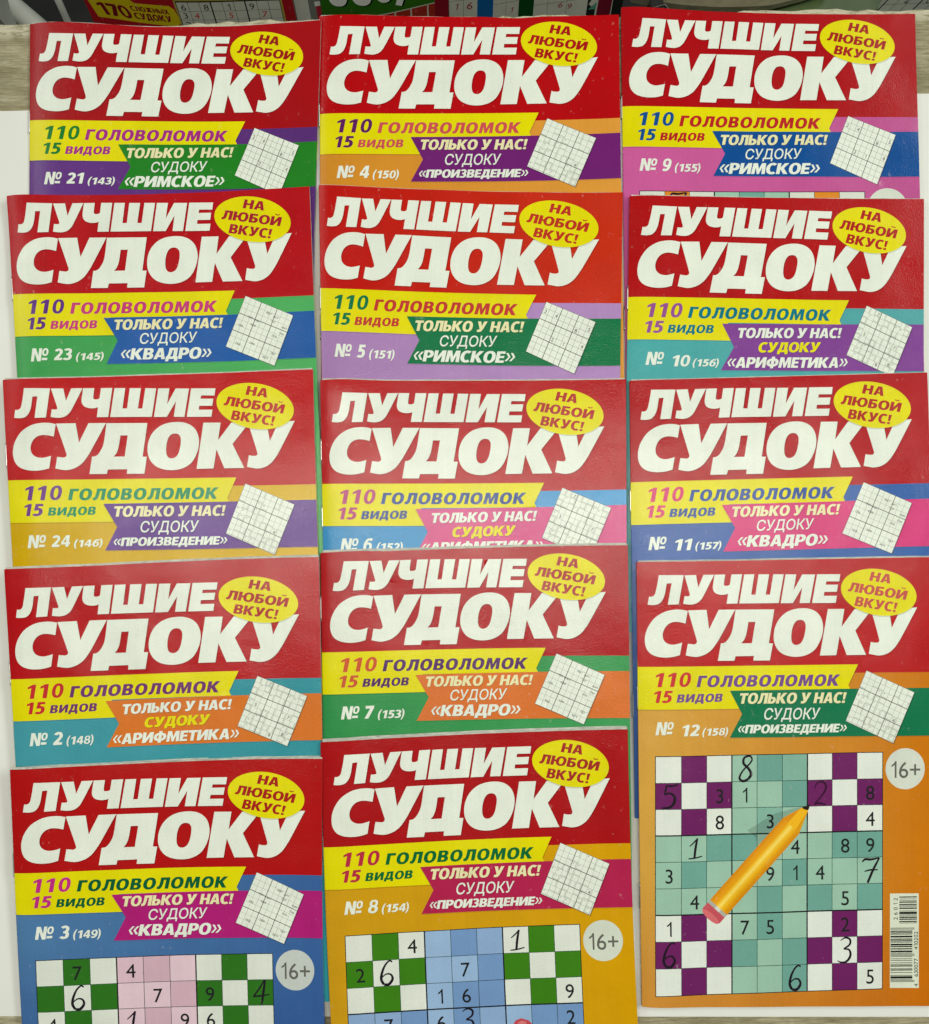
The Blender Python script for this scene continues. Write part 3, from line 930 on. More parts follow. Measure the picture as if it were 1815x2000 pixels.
class Shape:
    """where a point of a cover (u, v in mm from the spine and the top) lies in the world"""

    def __init__(self, num):
        d = ART['mags'][str(num)]
        self.m, self.a, self.q, self.z, self.o = d['m'], np.array(d['a']), np.array(d['q']), np.array(d['z']), d['o']
        self.low = num in (12, 3, 8)
        self.zv = np.linspace(0, 207, len(self.z))
        rnd = random.Random(num)
        self.w = [(rnd.uniform(.04, .10), rnd.uniform(.05, .18), rnd.uniform(-.10, .10), rnd.uniform(0, 6.28)) for _ in range(4)]
        self.curl = CURL.get(num, [])

    def xy(self, U):
        X, Y, r = self.m
        u, v = U[:, 0], U[:, 1]
        vc = v if self.low else np.minimum(v, 105)
        un, vn, vc = u / 140 - .5, v / 140 - .35, vc / 140 - .35
        w = np.stack([np.ones(len(U)), un, vn], 1) @ self.a + np.stack([un * un, un * vc, vc * vc, un ** 3, un * un * vc], 1) @ self.q
        c, s = math.cos(r), math.sin(r)
        lx, ly = u, -v
        return np.stack([lx, ly], 1) + w @ np.array([[c, -s], [s, c]])      # local to the magazine's empty

    def z_top(self, U):
        u, v = U[:, 0], U[:, 1]
        k = np.maximum(u - self.o[0], 0)
        z = np.interp(v, self.zv, self.z)
        # soften the kinks of the support line
        z = (z + np.interp(v - 7, self.zv, self.z) + np.interp(v + 7, self.zv, self.z)) / 3
        z = z - THICK * .60 * np.exp(-k / 4.6)
        for amp, kx, ky, ph in self.w:
            z = z + amp * (1 + np.sin(kx * u + ky * v + ph)) * np.clip(k / 12, 0, 1)
        for cu, cv, amp, ra in self.curl:
            z = z + amp * np.exp(-(((u - cu) / ra) ** 2 + ((v - cv) / ra) ** 2))
        return z

    def z_bot(self, U):
        u, v = U[:, 0], U[:, 1]
        k = np.maximum(u - self.o[0], 0)
        z = np.interp(v, self.zv, self.z)
        z = (z + np.interp(v - 7, self.zv, self.z) + np.interp(v + 7, self.zv, self.z)) / 3
        return z - THICK + .05 + THICK * .25 * np.exp(-k / 4.6)


WAVE = {21: [(0, 0), (.1, -.7), (.2, .2), (.4, 1.8), (.7, 1.4), (1, 0)], 9: [(0, 0), (.1, .3), (.3, .8), (.6, 1.0), (.85, .5), (1, 0)], 4: [(0, 0), (.1, -.5), (.3, 0), (.58, .1), (.63, .9), (.69, .8), (.73, 0), (1, 0)],
        23: [(0, 0), (.06, -.4), (.3, .4), (.5, .6), (.8, .3), (1, 0)], 7: [(0, 0), (.12, -.3), (.2, .4), (.5, .3), (1, 0)], 2: [(0, 0), (.25, .5), (.5, .4), (1, 0)], 6: [(0, 0), (.08, -.5), (.2, .1), (1, 0)]}


def wave(num, f):
    w = WAVE.get(num, [(0, 0), (.3, .25), (.7, .2), (1, 0)])
    f = np.asarray(f, float)
    at = lambda x: np.interp(x, [a for a, _ in w], [b for _, b in w])
    return (at(f) + at(f - .03) + at(f + .03)) / 3


CURL = {6: [(4, 2, 1.6, 14), (136, 4, .5, 20)], 7: [(40, 2, .5, 18)], 23: [(2, 2, 1.0, 10)], 2: [(55, -3, .8, 22), (20, 8, .4, 14)], 12: [(15, 6, .5, 16), (4, 200, 1.0, 18)],
        21: [(40, 0, 1.2, 30)], 9: [(10, 0, 1.0, 22)], 24: [(12, 2, .4, 14)], 3: [(2, 0, .8, 14)], 8: [(4, 0, .8, 14)]}


def magazine(num, c, extra):
    sh = Shape(num)
    uL, uR, vTL, vTR = sh.o
    LEN = 201.5
    X, Y, r = sh.m
    root = thing('sudoku_magazine', (X * MM, Y * MM, 0), c['label'], 'magazine', 'sudoku magazines laid out in three overlapping columns', r)
    # top edge drawn slightly bowed, as the sheets lie
    dom = [(uL, vTL)] + [(uL + (uR - uL) * t, vTL + (vTR - vTL) * t + float(wave(num, t))) for t in np.linspace(0, 1, 41)[1:-1]] + [(uR, vTR), (uR, LEN), (uL, LEN)]
    gx = np.concatenate([[.6, 1.3, 2.1, 3.1, 4.3, 6, 8], np.arange(11, 140, 4.1)]) + uL
    gx = gx[gx < uR - .6]
    gy = np.arange(max(vTL, vTR) + 2.6, LEN - .5, 4.0)
    V, T, ink = press(dom, cover_layers(num, c, sh.o, extra), gx, gy)
    P3 = np.concatenate([sh.xy(V), sh.z_top(V)[:, None]], 1) * MM
    T = T[:, ::-1] if True else T
    ink = ink[:, ::-1]
    # make every triangle face up
    a, b, d = P3[T[:, 0]], P3[T[:, 1]], P3[T[:, 2]]
    nz = (b[:, 0] - a[:, 0]) * (d[:, 1] - a[:, 1]) - (b[:, 1] - a[:, 1]) * (d[:, 0] - a[:, 0])
    fl = nz < 0
    T = T.copy()
    T[fl] = T[fl][:, ::-1]
    ink[fl] = ink[fl][:, ::-1]
    fc = sheet_object('front_cover', P3, T, ink, root)
    fc['wear'] = c.get('wear', 0.25)
    # back cover and the folded spine: one strip from under the front cover round to the underside
    us = np.concatenate([[0, .5, 1.2, 2.2, 3.5, 6, 10], np.linspace(20, uR - uL, 9)]) + uL
    vs = np.linspace(max(vTL, vTR) + .3, LEN - .2, 42)
    UU, VV = np.meshgrid(us, vs)
    U = np.stack([UU.ravel(), VV.ravel()], 1)
    xy = sh.xy(U)
    zb = sh.z_bot(U)
    nu = len(us)
    verts = [(x * MM, y * MM, z * MM) for (x, y), z in zip(xy, zb)]
    faces = []
    for i in range(len(vs) - 1):
        for j in range(nu - 1):
            k = i * nu + j
            faces.append((k, k + 1, k + 1 + nu, k + nu))
    # spine strip up to the front cover's folded edge
    Us = np.stack([np.full(len(vs), uL), vs], 1)
    xs, zt = sh.xy(Us), sh.z_top(Us)
    zbs = sh.z_bot(Us)
    i0 = len(verts)
    for t in (.33, .66, .97):
        for (x, y), a1, b1 in zip(xs, zbs, zt):
            verts.append(((x - .22 * math.sin(math.pi * t)) * MM, y * MM, (a1 + (b1 - a1) * t - .02) * MM))
    rows = [[i * nu for i in range(len(vs))]] + [[i0 + k * len(vs) + i for i in range(len(vs))] for k in range(3)]
    for ra, rb in zip(rows[:-1], rows[1:]):
        for i in range(len(vs) - 1):
            faces.append((ra[i], ra[i + 1], rb[i + 1], rb[i]))
    bc = mesh_obj('back_cover', verts, faces, PRINT, root, True)
    at = bc.data.attributes.new('ink', 'FLOAT_COLOR', 'CORNER')
    cr = (c['red'](np.array([[0., 20.]]))[0] if callable(c['red']) else c['red']) * .92
    c4 = np.ones((len(bc.data.loops), 4), np.float32)
    bgc = c['bg'] if not callable(c['bg']) else c['bg'](np.array([[0., 150.]]))[0]
    vi = np.zeros(len(bc.data.loops), int)
    bc.data.loops.foreach_get('vertex_index', vi)
    vy = np.array([v[1] for v in verts])[vi] / MM
    c4[:, :3] = np.where((vy > -48)[:, None], cr, np.where((vy > -67)[:, None], YELLOW, bgc))
    at.data.foreach_set('color', c4.ravel())
    bc['wear'] = .2
    # pages: a few gatherings, each a thin slab that reaches the edge a little differently
    rnd = random.Random(num * 7)
    verts, faces = [], []
    NL = 8
    for k in range(NL):
        t0, t1 = (k + .12) / NL, (k + .88) / NL
        uu = np.linspace(uL + .8, uR - .25 + rnd.uniform(-.45, .30), 15)
        top = rnd.uniform(-.30, .45) - c.get('fan', .35) * (1 - k / (NL - 1)) - .1
        vv = np.concatenate([[0], np.linspace(4, LEN - 6, 28), [0]])
        n0 = len(verts)
        rows_ = len(vv)
        ed = [rnd.uniform(-.12, .12) for _ in uu]
        for lev in (t0, t1):
            for i in range(rows_):
                for j, u in enumerate(uu):
                    f = (u - uL) / (uR - uL)
                    vtop = vTL + (vTR - vTL) * f + float(wave(num, f)) + top + ed[j]
                    v = vtop if i == 0 else (LEN - .4 + top * .5 if i == rows_ - 1 else vv[i] + max(vtop, 0) * (1 - i / rows_))
                    q = np.array([[u, v]])
                    x, y = sh.xy(q)[0]
                    zt_, zb_ = sh.z_top(q)[0] - .22, sh.z_bot(q)[0] + .12
                    verts.append((x * MM, y * MM, (zb_ + (zt_ - zb_) * lev) * MM))
        W_ = len(uu)
        sz = rows_ * W_
        for i in range(rows_ - 1):
            for j in range(W_ - 1):
                a = n0 + i * W_ + j
                faces.append((a, a + 1, a + 1 + W_, a + W_))
                b = a + sz
                faces.append((b, b + W_, b + 1 + W_, b + 1))
        ring_ = [j for j in range(W_)] + [i * W_ + W_ - 1 for i in range(1, rows_)] + [(rows_ - 1) * W_ + j for j in range(W_ - 2, -1, -1)] + [i * W_ for i in range(rows_ - 2, 0, -1)]
        for a, b in zip(ring_, ring_[1:] + ring_[:1]):
            faces.append((n0 + a, n0 + a + sz, n0 + b + sz, n0 + b))
    mesh_obj('pages', verts, faces, NEWS, root)
    # two wire staples over the fold
    for f in c['staples']:
        st = []
        for v in np.linspace(f - 5.7, f + 5.7, 9):
            q = np.array([[uL, v]])
            (x, y), z = sh.xy(q)[0], sh.z_top(q)[0]
            st.append((x - .28, y, z - .15))
        st = [(st[0][0] + .9, st[0][1] - .1, st[0][2] + .05)] + st + [(st[-1][0] + .9, st[-1][1] + .1, st[-1][2] + .05)]
        vs_, fs_ = [], []
        for i, p in enumerate(st):
            for k in range(8):
                a = k * math.pi / 4
                vs_.append(((p[0] + .30 * math.cos(a)) * MM, p[1] * MM, (p[2] + .30 * math.sin(a)) * MM))
        for i in range(len(st) - 1):
            for k in range(8):
                fs_.append((i * 8 + k, i * 8 + (k + 1) % 8, i * 8 + 8 + (k + 1) % 8, i * 8 + 8 + k))
        fs_ += [tuple(range(8))[::-1], tuple(range((len(st) - 1) * 8, len(st) * 8))]
        mesh_obj('staple', vs_, fs_, STEEL, root, True)
    return root


PURPLE = S(92, 47, 122)
C = {}
C[21] = dict(kind='R', no=('21', '143'), bg=lerp_u(S(98, 52, 128), S(84, 44, 112)), rib=S(32, 122, 32), num=S(20, 118, 42), word=S(160, 42, 128), red=S(158, 13, 19), oval=S(150, 26, 22),
             label='magazine number 21 with purple lower cover and green ribbon, lying on bare wood')
C[4] = dict(kind='P', no=('4', '150'), bg=lerp_u(S(204, 134, 36), S(216, 148, 56)), rib=S(108, 30, 108), num=S(92, 26, 92), word=S(198, 78, 80), red=S(174, 4, 10), oval=S(165, 18, 20),
            label='magazine number 4 with pale orange lower cover and purple ribbon')
C[9] = dict(kind='R', no=('9', '155'), bg=lerp_u(S(200, 90, 152), S(182, 78, 138)), rib=S(8, 74, 142), num=S(12, 76, 140), word=S(178, 28, 34), red=S(166, 5, 13), oval=S(160, 20, 22), wear=1.0,
            label='magazine number 9 with pink lower cover, blue ribbon and white specks on its red')
C[23] = dict(kind='K', no=('23', '145'), bg=lerp_u(S(56, 150, 74), S(76, 168, 92)), rib=S(34, 88, 158), num=S(92, 46, 124), word=S(190, 58, 116), red=S(172, 15, 23), oval=S(160, 30, 46),
             label='magazine number 23 with green lower cover and blue ribbon, over number 21')
C[5] = dict(kind='R', no=('5', '151'), bg=lerp_u(S(160, 120, 172), S(172, 134, 186)), rib=S(10, 112, 66), num=S(10, 112, 66), word=S(186, 50, 46), red=lerp_u(S(182, 14, 10), S(192, 44, 16)), oval=S(182, 46, 30), wear=.35,
            label='magazine number 5 with lilac lower cover, green ribbon and orange-red top')
C[10] = dict(kind='A', no=('10', '156'), bg=lerp_u(S(70, 162, 162), S(78, 156, 158)), rib=S(124, 62, 142), num=S(146, 76, 142), word=S(0, 112, 126), red=S(170, 9, 13), oval=S(168, 22, 20),
             label='magazine number 10 with turquoise lower cover and purple ribbon')
C[24] = dict(fan=.6, kind='P', no=('24', '146'), bg=lerp_u(S(200, 160, 0), S(206, 168, 4)), rib=S(98, 60, 136), num=S(108, 58, 132), word=S(28, 136, 92), red=S(180, 17, 20), oval=S(178, 36, 30),
             label='magazine number 24 with amber yellow lower cover and purple ribbon')
C[6] = dict(fan=.5, kind='A', no=('6', '152'), bg=lerp_u(S(56, 138, 188), S(70, 150, 200)), rib=S(206, 78, 132), num=S(176, 58, 118), word=S(42, 72, 138), red=S(174, 16, 20), oval=S(172, 40, 40),
            label='magazine number 6 with sky blue lower cover and pink ribbon, its glossy cover shining')
C[11] = dict(kind='K', no=('11', '157'), bg=lerp_u(S(54, 92, 158), S(50, 94, 160)), rib=S(206, 56, 118), num=S(208, 52, 108), word=S(46, 80, 148), red=S(170, 14, 21), oval=S(168, 34, 30),
             label='magazine number 11 with mid blue lower cover and hot pink ribbon')
C[2] = dict(fan=1.0, kind='A', no=('2', '148'), bg=lerp_u(S(66, 148, 160), S(46, 140, 150)), rib=S(208, 112, 36), num=S(190, 38, 42), word=S(108, 46, 104), red=S(172, 14, 20), oval=S(166, 34, 32),
            label='magazine number 2 with teal lower cover and orange ribbon')
C[7] = dict(fan=1.0, kind='K', no=('7', '153'), bg=lerp_u(S(46, 138, 72), S(58, 148, 82)), rib=S(210, 110, 44), num=S(198, 82, 46), word=S(84, 42, 98), red=S(168, 17, 23), oval=S(168, 44, 46),
            label='magazine number 7 with green lower cover and orange ribbon')
C[12] = dict(fan=.4, kind='P', no=('12', '158'), bg=lerp_uv(S(208, 158, 66), S(196, 112, 4), S(184, 78, 0), 140, 320), rib=S(14, 112, 72), num=S(196, 42, 44), word=S(112, 70, 132), red=S(176, 20, 23), oval=S(190, 74, 66),
             label='magazine number 12 with orange cover, printed pencil and barcode in full view')
C[3] = dict(fan=1.0, kind='K', no=('3', '149'), bg=lerp_uv(S(76, 120, 164), S(54, 94, 150), S(44, 80, 142), 80, 150), rib=S(170, 28, 112), num=S(188, 42, 128), word=S(4, 88, 50), red=S(170, 13, 13), oval=S(160, 26, 20),
            label='magazine number 3 with dark blue lower cover, magenta ribbon, green and pink squares')
C[8] = dict(fan=1.0, kind='P', no=('8', '154'), bg=lerp_u(S(200, 150, 20), S(206, 152, 0)), rib=S(172, 32, 74), num=S(176, 42, 62), word=S(6, 100, 48), red=S(164, 14, 18), oval=S(158, 38, 34),
            label='magazine number 8 with mustard lower cover, crimson ribbon, green and blue squares')
STAPLE = {24: (36, 138), 6: (32, 63), 7: (27, 130), 11: (56, 150), 12: (62, 152), 3: (44, 140), 23: (45, 140), 5: (52, 150), 2: (45, 140)}
for k in C:
    C[k]['staples'] = STAPLE.get(k, (48, 150))

GRID = ART['tb']['gridA']
CIRC = ART['tb']['circ'][0]


def age_mark(col=(S(206, 212, 198))):
    cx, cy = CIRC
    disc = [(ell(cx, cy, 9.35, 9.3, 48, 2.0), [])]
    b = TB['AGE12']
    return [(col, disc), (S(98, 98, 90), digit('16+', cx, cy + .3, 7.6))]


def pencil_art():
    p = [np.array(q) for q in TB['penc']]
    tip, ca, sa, e0, e1, f1, sb, cb, f0 = p
    L = []
    shp = [tuple(q) for q in TB['pencshadow']]
    L.append((0.72, [(shp, [])]))
    back_a, back_b = f0, f1
    q = lambda s, t: tuple((back_a * (1 - s) + back_b * s) * (1 - t) + (sa * (1 - s) + sb * s) * t)
    stripe = lambda s0, s1: [([q(s0, 0), q(s1, 0), q(s1, 1), q(s0, 1)], [])]
    stops = [(0, S(206, 128, 16)), (.16, S(222, 148, 20)), (.32, S(226, 156, 18)), (.40, S(234, 186, 40)), (.52, S(242, 214, 104)), (.60, S(236, 190, 50)), (.74, S(226, 166, 16)), (.86, S(214, 144, 14)), (1, S(204, 130, 12))]
    col = lambda s: np.array([np.interp(s, [a for a, _ in stops], [b[k] for _, b in stops]) for k in range(3)])
    for i in range(20):
        L.append((col((i + .5) / 20), stripe(i / 20, (i + 1) / 20)))
    m1, m2 = np.array(q(.30, 1)), np.array(q(.76, 1))
    L.append((S(216, 140, 16), [([tuple(sa), tuple(m1), tuple(ca)], [])]))
    cm = (ca + cb) / 2
    L.append((S(236, 178, 30), [([tuple(m1), tuple(m2), tuple(cb), tuple(ca)], [])]))
    L.append((S(214, 150, 18), [([tuple(m2), tuple(sb), tuple(cb)], [])]))
    L.append((S(34, 30, 26), [([tuple(ca), tuple((ca + cb) / 2 + (cm - tip) * .12), tuple(cb), tuple(tip)], [])]))
    # silver band and pink rubber
    d = (back_a - sa) / np.linalg.norm(back_a - sa)
    L.append((S(168, 170, 158), [([tuple(back_a), tuple(back_b), tuple(back_b + d * 1.6), tuple(back_a + d * 1.6)], [])]))
    L.append((S(205, 208, 196), [([tuple(back_a * .6 + back_b * .4), tuple(back_a * .35 + back_b * .65), tuple(back_a * .35 + back_b * .65 + d * 1.6), tuple(back_a * .6 + back_b * .4 + d * 1.6)], [])]))
    a, b = back_a + d * 1.6, back_b + d * 1.6
    n = (b - a)
    cap = [tuple(a), tuple(b)]
    for t in np.linspace(1, 0, 9):
        cap.append(tuple(a + n * t + d * (3.6 + 1.7 * math.sin(math.pi * t))))
    L.append((S(190, 80, 90), [(cap, [])]))
    end = [tuple(a + n * (.5 + .47 * math.cos(x)) + d * (4.0 + 1.5 * math.sin(x))) for x in np.linspace(0, 6.28, 18)[:-1]]
    L.append((S(208, 104, 108), [(end, [])]))
    return L


def barcode_art():
    b = TB['bar']
    L = [(S(212, 218, 196), [([tuple(x) for x in b[:4]], [])])]
    Lc = {'0': '0001101', '1': '0011001', '2': '0010011', '3': '0111101', '4': '0100011', '5': '0110001', '6': '0101111', '7': '0111011', '8': '0110111', '9': '0001011'}
    Rc = {k: ''.join('1' if c == '0' else '0' for c in v) for k, v in Lc.items()}
    Gc = {k: v[::-1] for k, v in Rc.items()}
    par = 'LGLLGG'
    code = '101' + ''.join((Lc if p == 'L' else Gc)[d] for p, d in zip(par, '630077')) + '01010' + ''.join(Rc[d] for d in '410202') + '101'
    add = '1011' + '01'.join((Gc if p == 'G' else Lc)[d] for p, d in zip('GLLGL', '26012'))
    bars = []

    def col(code, u0, u1, v0, v1, long=()):
        n = len(code)
        for i, c in enumerate(code):
            if c == '1':
                a, e = v1 + (v0 - v1) * i / n, v1 + (v0 - v1) * (i + 1) / n
                bars.append((rectp(u0, min(a, e), u1 + (1.0 if i in long else 0), max(a, e)), []))
    col(code, b[8][0], b[9][0], b[8][1], b[11][1], long=(0, 2, 46, 48, 92, 94))
    col(add, b[4][0] + .2, b[5][0], b[4][1], b[7][1])
    L.append((S(30, 30, 28), bars))
    tx = []

    def up(txt, u, v, h):
        out = []
        for o, hs in digit(txt, 0, 0, h):
            f = lambda Q: [(u + y, v - x) for x, y in Q]
            out.append((f(o), [f(k) for k in hs]))
        return out
    tx += up('2 6 0 1 2', 121.2, 158.2, 2.0)
    tx += up('410202', 131.0, 172.4, 2.0) + up('630077', 131.0, 184.4, 2.0) + up('4', 131.0, 192.2, 2.0)
    L.append((S(30, 30, 28), tx))
    return L


TEAL = {'T': S(150, 188, 166), 'D': S(108, 160, 146), 'M': S(128, 174, 156)}
extra = {k: [] for k in C}
extra[12] = big_grid(GRID, dict(W=S(220, 225, 214), P=S(106, 32, 92), **TEAL, map=[
    'WPWTDMWPW', 'PWPTTDPWP', 'WPWTMTWPW', 'TTDDTTTDD', 'TDTTTDTTT', 'TTTTDTDTD', 'WPWTDTWPW', 'PWPDTDPWP', 'WPWTTDWPW']),
    [(2, 1, '3'), (3, 1, '1'), (8, 1, '8'), (2, 2, '8'), (4, 2, '3'), (8, 2, '4'), (5, 3, '4'), (7, 3, '8'), (8, 3, '9'), (0, 4, '3'), (4, 4, '9'), (5, 4, '1'), (6, 4, '4'),
     (1, 5, '4'), (7, 5, '5'), (0, 6, '1'), (3, 6, '7'), (4, 6, '5'), (7, 6, '2'), (8, 8, '5')],
    [(3, 0, '8'), (0, 1, '5'), (1, 3, '1'), (8, 4, '7'), (0, 7, '6'), (7, 7, '3'), (5, 8, '6')]) + age_mark() + [(S(52, 16, 48), brush('2', *quad_at(GRID, 6.52 / 9, 1.5 / 9), 8.2, 11.4))] + pencil_art() + barcode_art()
PK = dict(W=S(214, 219, 207), G=S(44, 108, 28), K=S(212, 180, 192), L=S(218, 190, 200), N=S(204, 168, 182))
extra[3] = big_grid(GRID, dict(PK, map=['WGWKNLWGW', 'GWGLLNGWG', 'WGWLNLWGW', 'KKKWGWKKK', 'KKKGWGKKK', 'KKKWGWKKK', 'WGWKKKWGW', 'GWGKKKGWG', 'WGWKKKWGW']),
    [(1, 0, '7'), (3, 0, '4'), (4, 1, '7'), (6, 1, '9'), (0, 2, '4'), (5, 2, '9'), (6, 2, '6')], [(1, 1, '6'), (8, 1, '4'), (3, 2, '1')]) + age_mark(S(190, 196, 190))
BL = dict(W=S(216, 221, 209), G=S(58, 122, 20), B=S(136, 166, 202), L=S(146, 176, 208), D=S(112, 146, 190))
E8 = TB['eras8']
extra[8] = big_grid(GRID, dict(BL, map=['WGWLDBWGW', 'GWGLLDGWG', 'WGWLDDWGW', 'BBDLDBLDD', 'BDBBBBBBB', 'BBBBDBBBB', 'WGWBBBWGW', 'GWGBBBGWG', 'WGWBBBWGW']),
    [(2, 0, '4'), (0, 1, '2'), (4, 1, '7'), (3, 2, '1'), (4, 2, '6'), (8, 2, '9'), (1, 3, '7'), (3, 3, '6'), (8, 3, '2')], [(6, 0, '1'), (1, 1, '6'), (4, 3, '3')]) \
    + age_mark(S(204, 210, 194)) + [(S(190, 70, 80), [([tuple(x) for x in E8] + [(96, 142), (82, 142)], [])]), (S(214, 120, 122), [([(84, 131.6), (86.2, 130.6), (88.6, 131.4), (87, 133)], [])])]
extra[9] = big_grid(GRID, dict(W=S(208, 212, 198), O=S(214, 132, 34), **TEAL, map=['WOWTDTWOW'] + ['OWOTTTOWO'] + ['WOWTTTWOW'] * 7), [], [(1, 0, '7')]) + age_mark()

for num in (21, 4, 9, 23, 5, 10, 24, 6, 11, 2, 7, 12, 3, 8):
    magazine(num, C[num], extra[num])

# ------------------------------------------------------------------ the shelf and the paper on it
def slab(name, outline, z0, z1, mat, parent=None, n=0):
    """a board with the given outline (mm); edges rounded off by a small chamfer"""
    k = len(outline)
    o = np.array(outline, float)
    cen = o.mean(0)
    ins = o + (cen - o) / np.linalg.norm(cen - o, axis=1)[:, None] * 2.0
    verts = [(x * MM, y * MM, z0 * MM) for x, y in o] + [(x * MM, y * MM, (z1 - 1.6) * MM) for x, y in o] + [(x * MM, y * MM, z1 * MM) for x, y in ins]
    faces = [tuple(range(k))[::-1], tuple(range(2 * k, 3 * k))]
    for i in range(k):
        j = (i + 1) % k
        faces += [(i, j, k + j, k + i), (k + i, k + j, 2 * k + j, 2 * k + i)]
    return mesh_obj(name, verts, faces, mat, parent)


rnd = random.Random(11)
back = []
for x in np.linspace(-330, 330, 133):
    y = 254.6 + x * .0205 + rnd.uniform(-.7, .5) + .8 * math.sin(x * .05) + (.9 if rnd.random() < .08 else 0)
    back.append((x, y))
board = [(330, -330), ] + back[::-1] + [(-330, -330)]
b = slab('shelf_board', board[::-1], -22.5, -.45, WOOD)
tag(b, 'weathered pale wooden shelf board under the white paper and the magazines', 'shelf')


def paper(name, pts, z, label):
    nx, ny = 24, 24
    c = np.array(pts, float)
    verts, faces = [], []
    for j in range(ny + 1):
        for i in range(nx + 1):
            x, y = quad_at(c, i / nx, j / ny)
            verts.append((x * MM, y * MM, z * MM))
    n = len(verts)
    verts += [(x, y, zz - .00012) for x, y, zz in verts]
    W_ = nx + 1
    for j in range(ny):
        for i in range(nx):
            a = j * W_ + i
            faces.append((a, a + W_, a + W_ + 1, a + 1))
            faces.append((n + a, n + a + 1, n + a + W_ + 1, n + a + W_))
    ring_ = list(range(W_)) + [j * W_ + nx for j in range(1, ny + 1)] + [ny * W_ + i for i in range(nx - 1, -1, -1)] + [j * W_ for j in range(ny - 1, 0, -1)]
    for a, b in zip(ring_, ring_[1:] + ring_[:1]):
        faces.append((a, b, n + b, n + a))
    return tag(mesh_obj(name, verts, faces, SHEET), label, 'paper', 'white paper sheets lining the shelf')


paper('paper_sheet', [(-300, 207.7), (300, 219.2), (300, -2), (-300, -2)], -.12, 'white paper sheet lining the shelf below the bare wood strip')
paper('paper_sheet', [(-300, 14), (300, 20), (300, -214.6), (-300, -214.2)], -.28, 'white paper sheet lining the shelf under the lowest magazines')

# ------------------------------------------------------------------ the rack behind and below the shelf edge
fl = mesh_obj('floor', [(-3, -3, -.9), (3, -3, -.9), (3, 3, -.9), (-3, 3, -.9)], [(0, 1, 2, 3)], DARK)
tag(fl, kind='structure')
LEAN = math.radians(15)


def standing(name, x0, x1, height, layers, label, cat, group, thick=4.0, y0=300., z0=-160., extra_parts=True, bottom=0.):
    """a magazine standing on the rack and leaning back; printed face towards the shelf; layers in (x, h) with h up the cover"""
    root = thing(name, (0, 0, 0), label, cat, group)
    root.location = ((x0 + x1) / 2 * MM, y0 * MM, z0 * MM)
    cx = (x0 + x1) / 2
    dom = [(x0, 0), (x1, 0), (x1, height), (x0, height)]
    V, T, ink = press(dom, layers, np.arange(x0 + 6, x1 - 3, 9.), np.arange(5, height - 3, 9.), -1e9)
    sl, cl = math.sin(LEAN), math.cos(LEAN)
    bow = lambda x: -1.6 * math.sin((x - x0) / (x1 - x0) * math.pi) ** 2
    P3 = np.array([((x - cx), h * sl + bow(x) * cl, h * cl - bow(x) * sl) for x, h in V]) * MM
    a, b, d = P3[T[:, 0]], P3[T[:, 1]], P3[T[:, 2]]
    nn = np.cross(b - a, d - a)
    fl_ = nn[:, 1] > 0
    T = T.copy()
    T[fl_] = T[fl_][:, ::-1]
    ink[fl_] = ink[fl_][:, ::-1]
    fc = sheet_object('front_cover', P3, T, ink, root, down=(0, cl, -sl))
    fc['wear'] = .3
    # page block behind the cover
    vs, fs = [], []
    xs = np.linspace(x0 + .6, x1 - .6, 13)
    for dep in (.3, thick):
        for h in (.8, height - .8):
            for x in xs:
                bb = bow(x) * (1 if dep < 1 else .4) + dep
                vs.append(((x - cx) * MM, (h * sl + bb * cl) * MM, (h * cl - bb * sl) * MM))
    n = len(xs)
    for i in range(n - 1):
        A = lambda d, h, k: (d * 2 + h) * n + k
        fs += [(A(0, 0, i), A(0, 0, i + 1), A(0, 1, i + 1), A(0, 1, i)), (A(1, 0, i), A(1, 1, i), A(1, 1, i + 1), A(1, 0, i + 1)),
               (A(0, 1, i), A(0, 1, i + 1), A(1, 1, i + 1), A(1, 1, i)), (A(0, 0, i), A(1, 0, i), A(1, 0, i + 1), A(0, 0, i + 1))]
    for k in (0, n - 1):
        fs.append((A(0, 0, k), A(0, 1, k), A(1, 1, k), A(1, 0, k)))
    mesh_obj('pages', vs, fs, NEWS, root)
    return root


def up_text(text, bl, br, tl, shear=0.0, gap=.06):
    """lettering on a standing cover, h up"""
    bl, br, tl = np.array(bl), np.array(br), np.array(tl)
    pcs = layout(text, gap, .3, 0.0)
    xs = [p[0] for o, _ in pcs for p in o]
    x0, x1 = min(xs), max(xs)
    ax, ay = (br - bl) / (x1 - x0), tl - bl
    f = lambda Q: [tuple(bl + ax * (x - x0) + ay * y) for x, y in Q]
    return [(f(o), [f(h) for h in hs]) for o, hs in pcs]


def up_digit(text, x, h, size, shear=0.0):
    out = []
    for o, hs in digit(text, 0, 0, size):
        f = lambda Q: [(x + a - shear * b, h - b) for a, b in Q]
        out.append((f(o), [f(k) for k in hs]))
    return out


RB_ = S(150, 22, 30)
gridc = S(176, 180, 166)
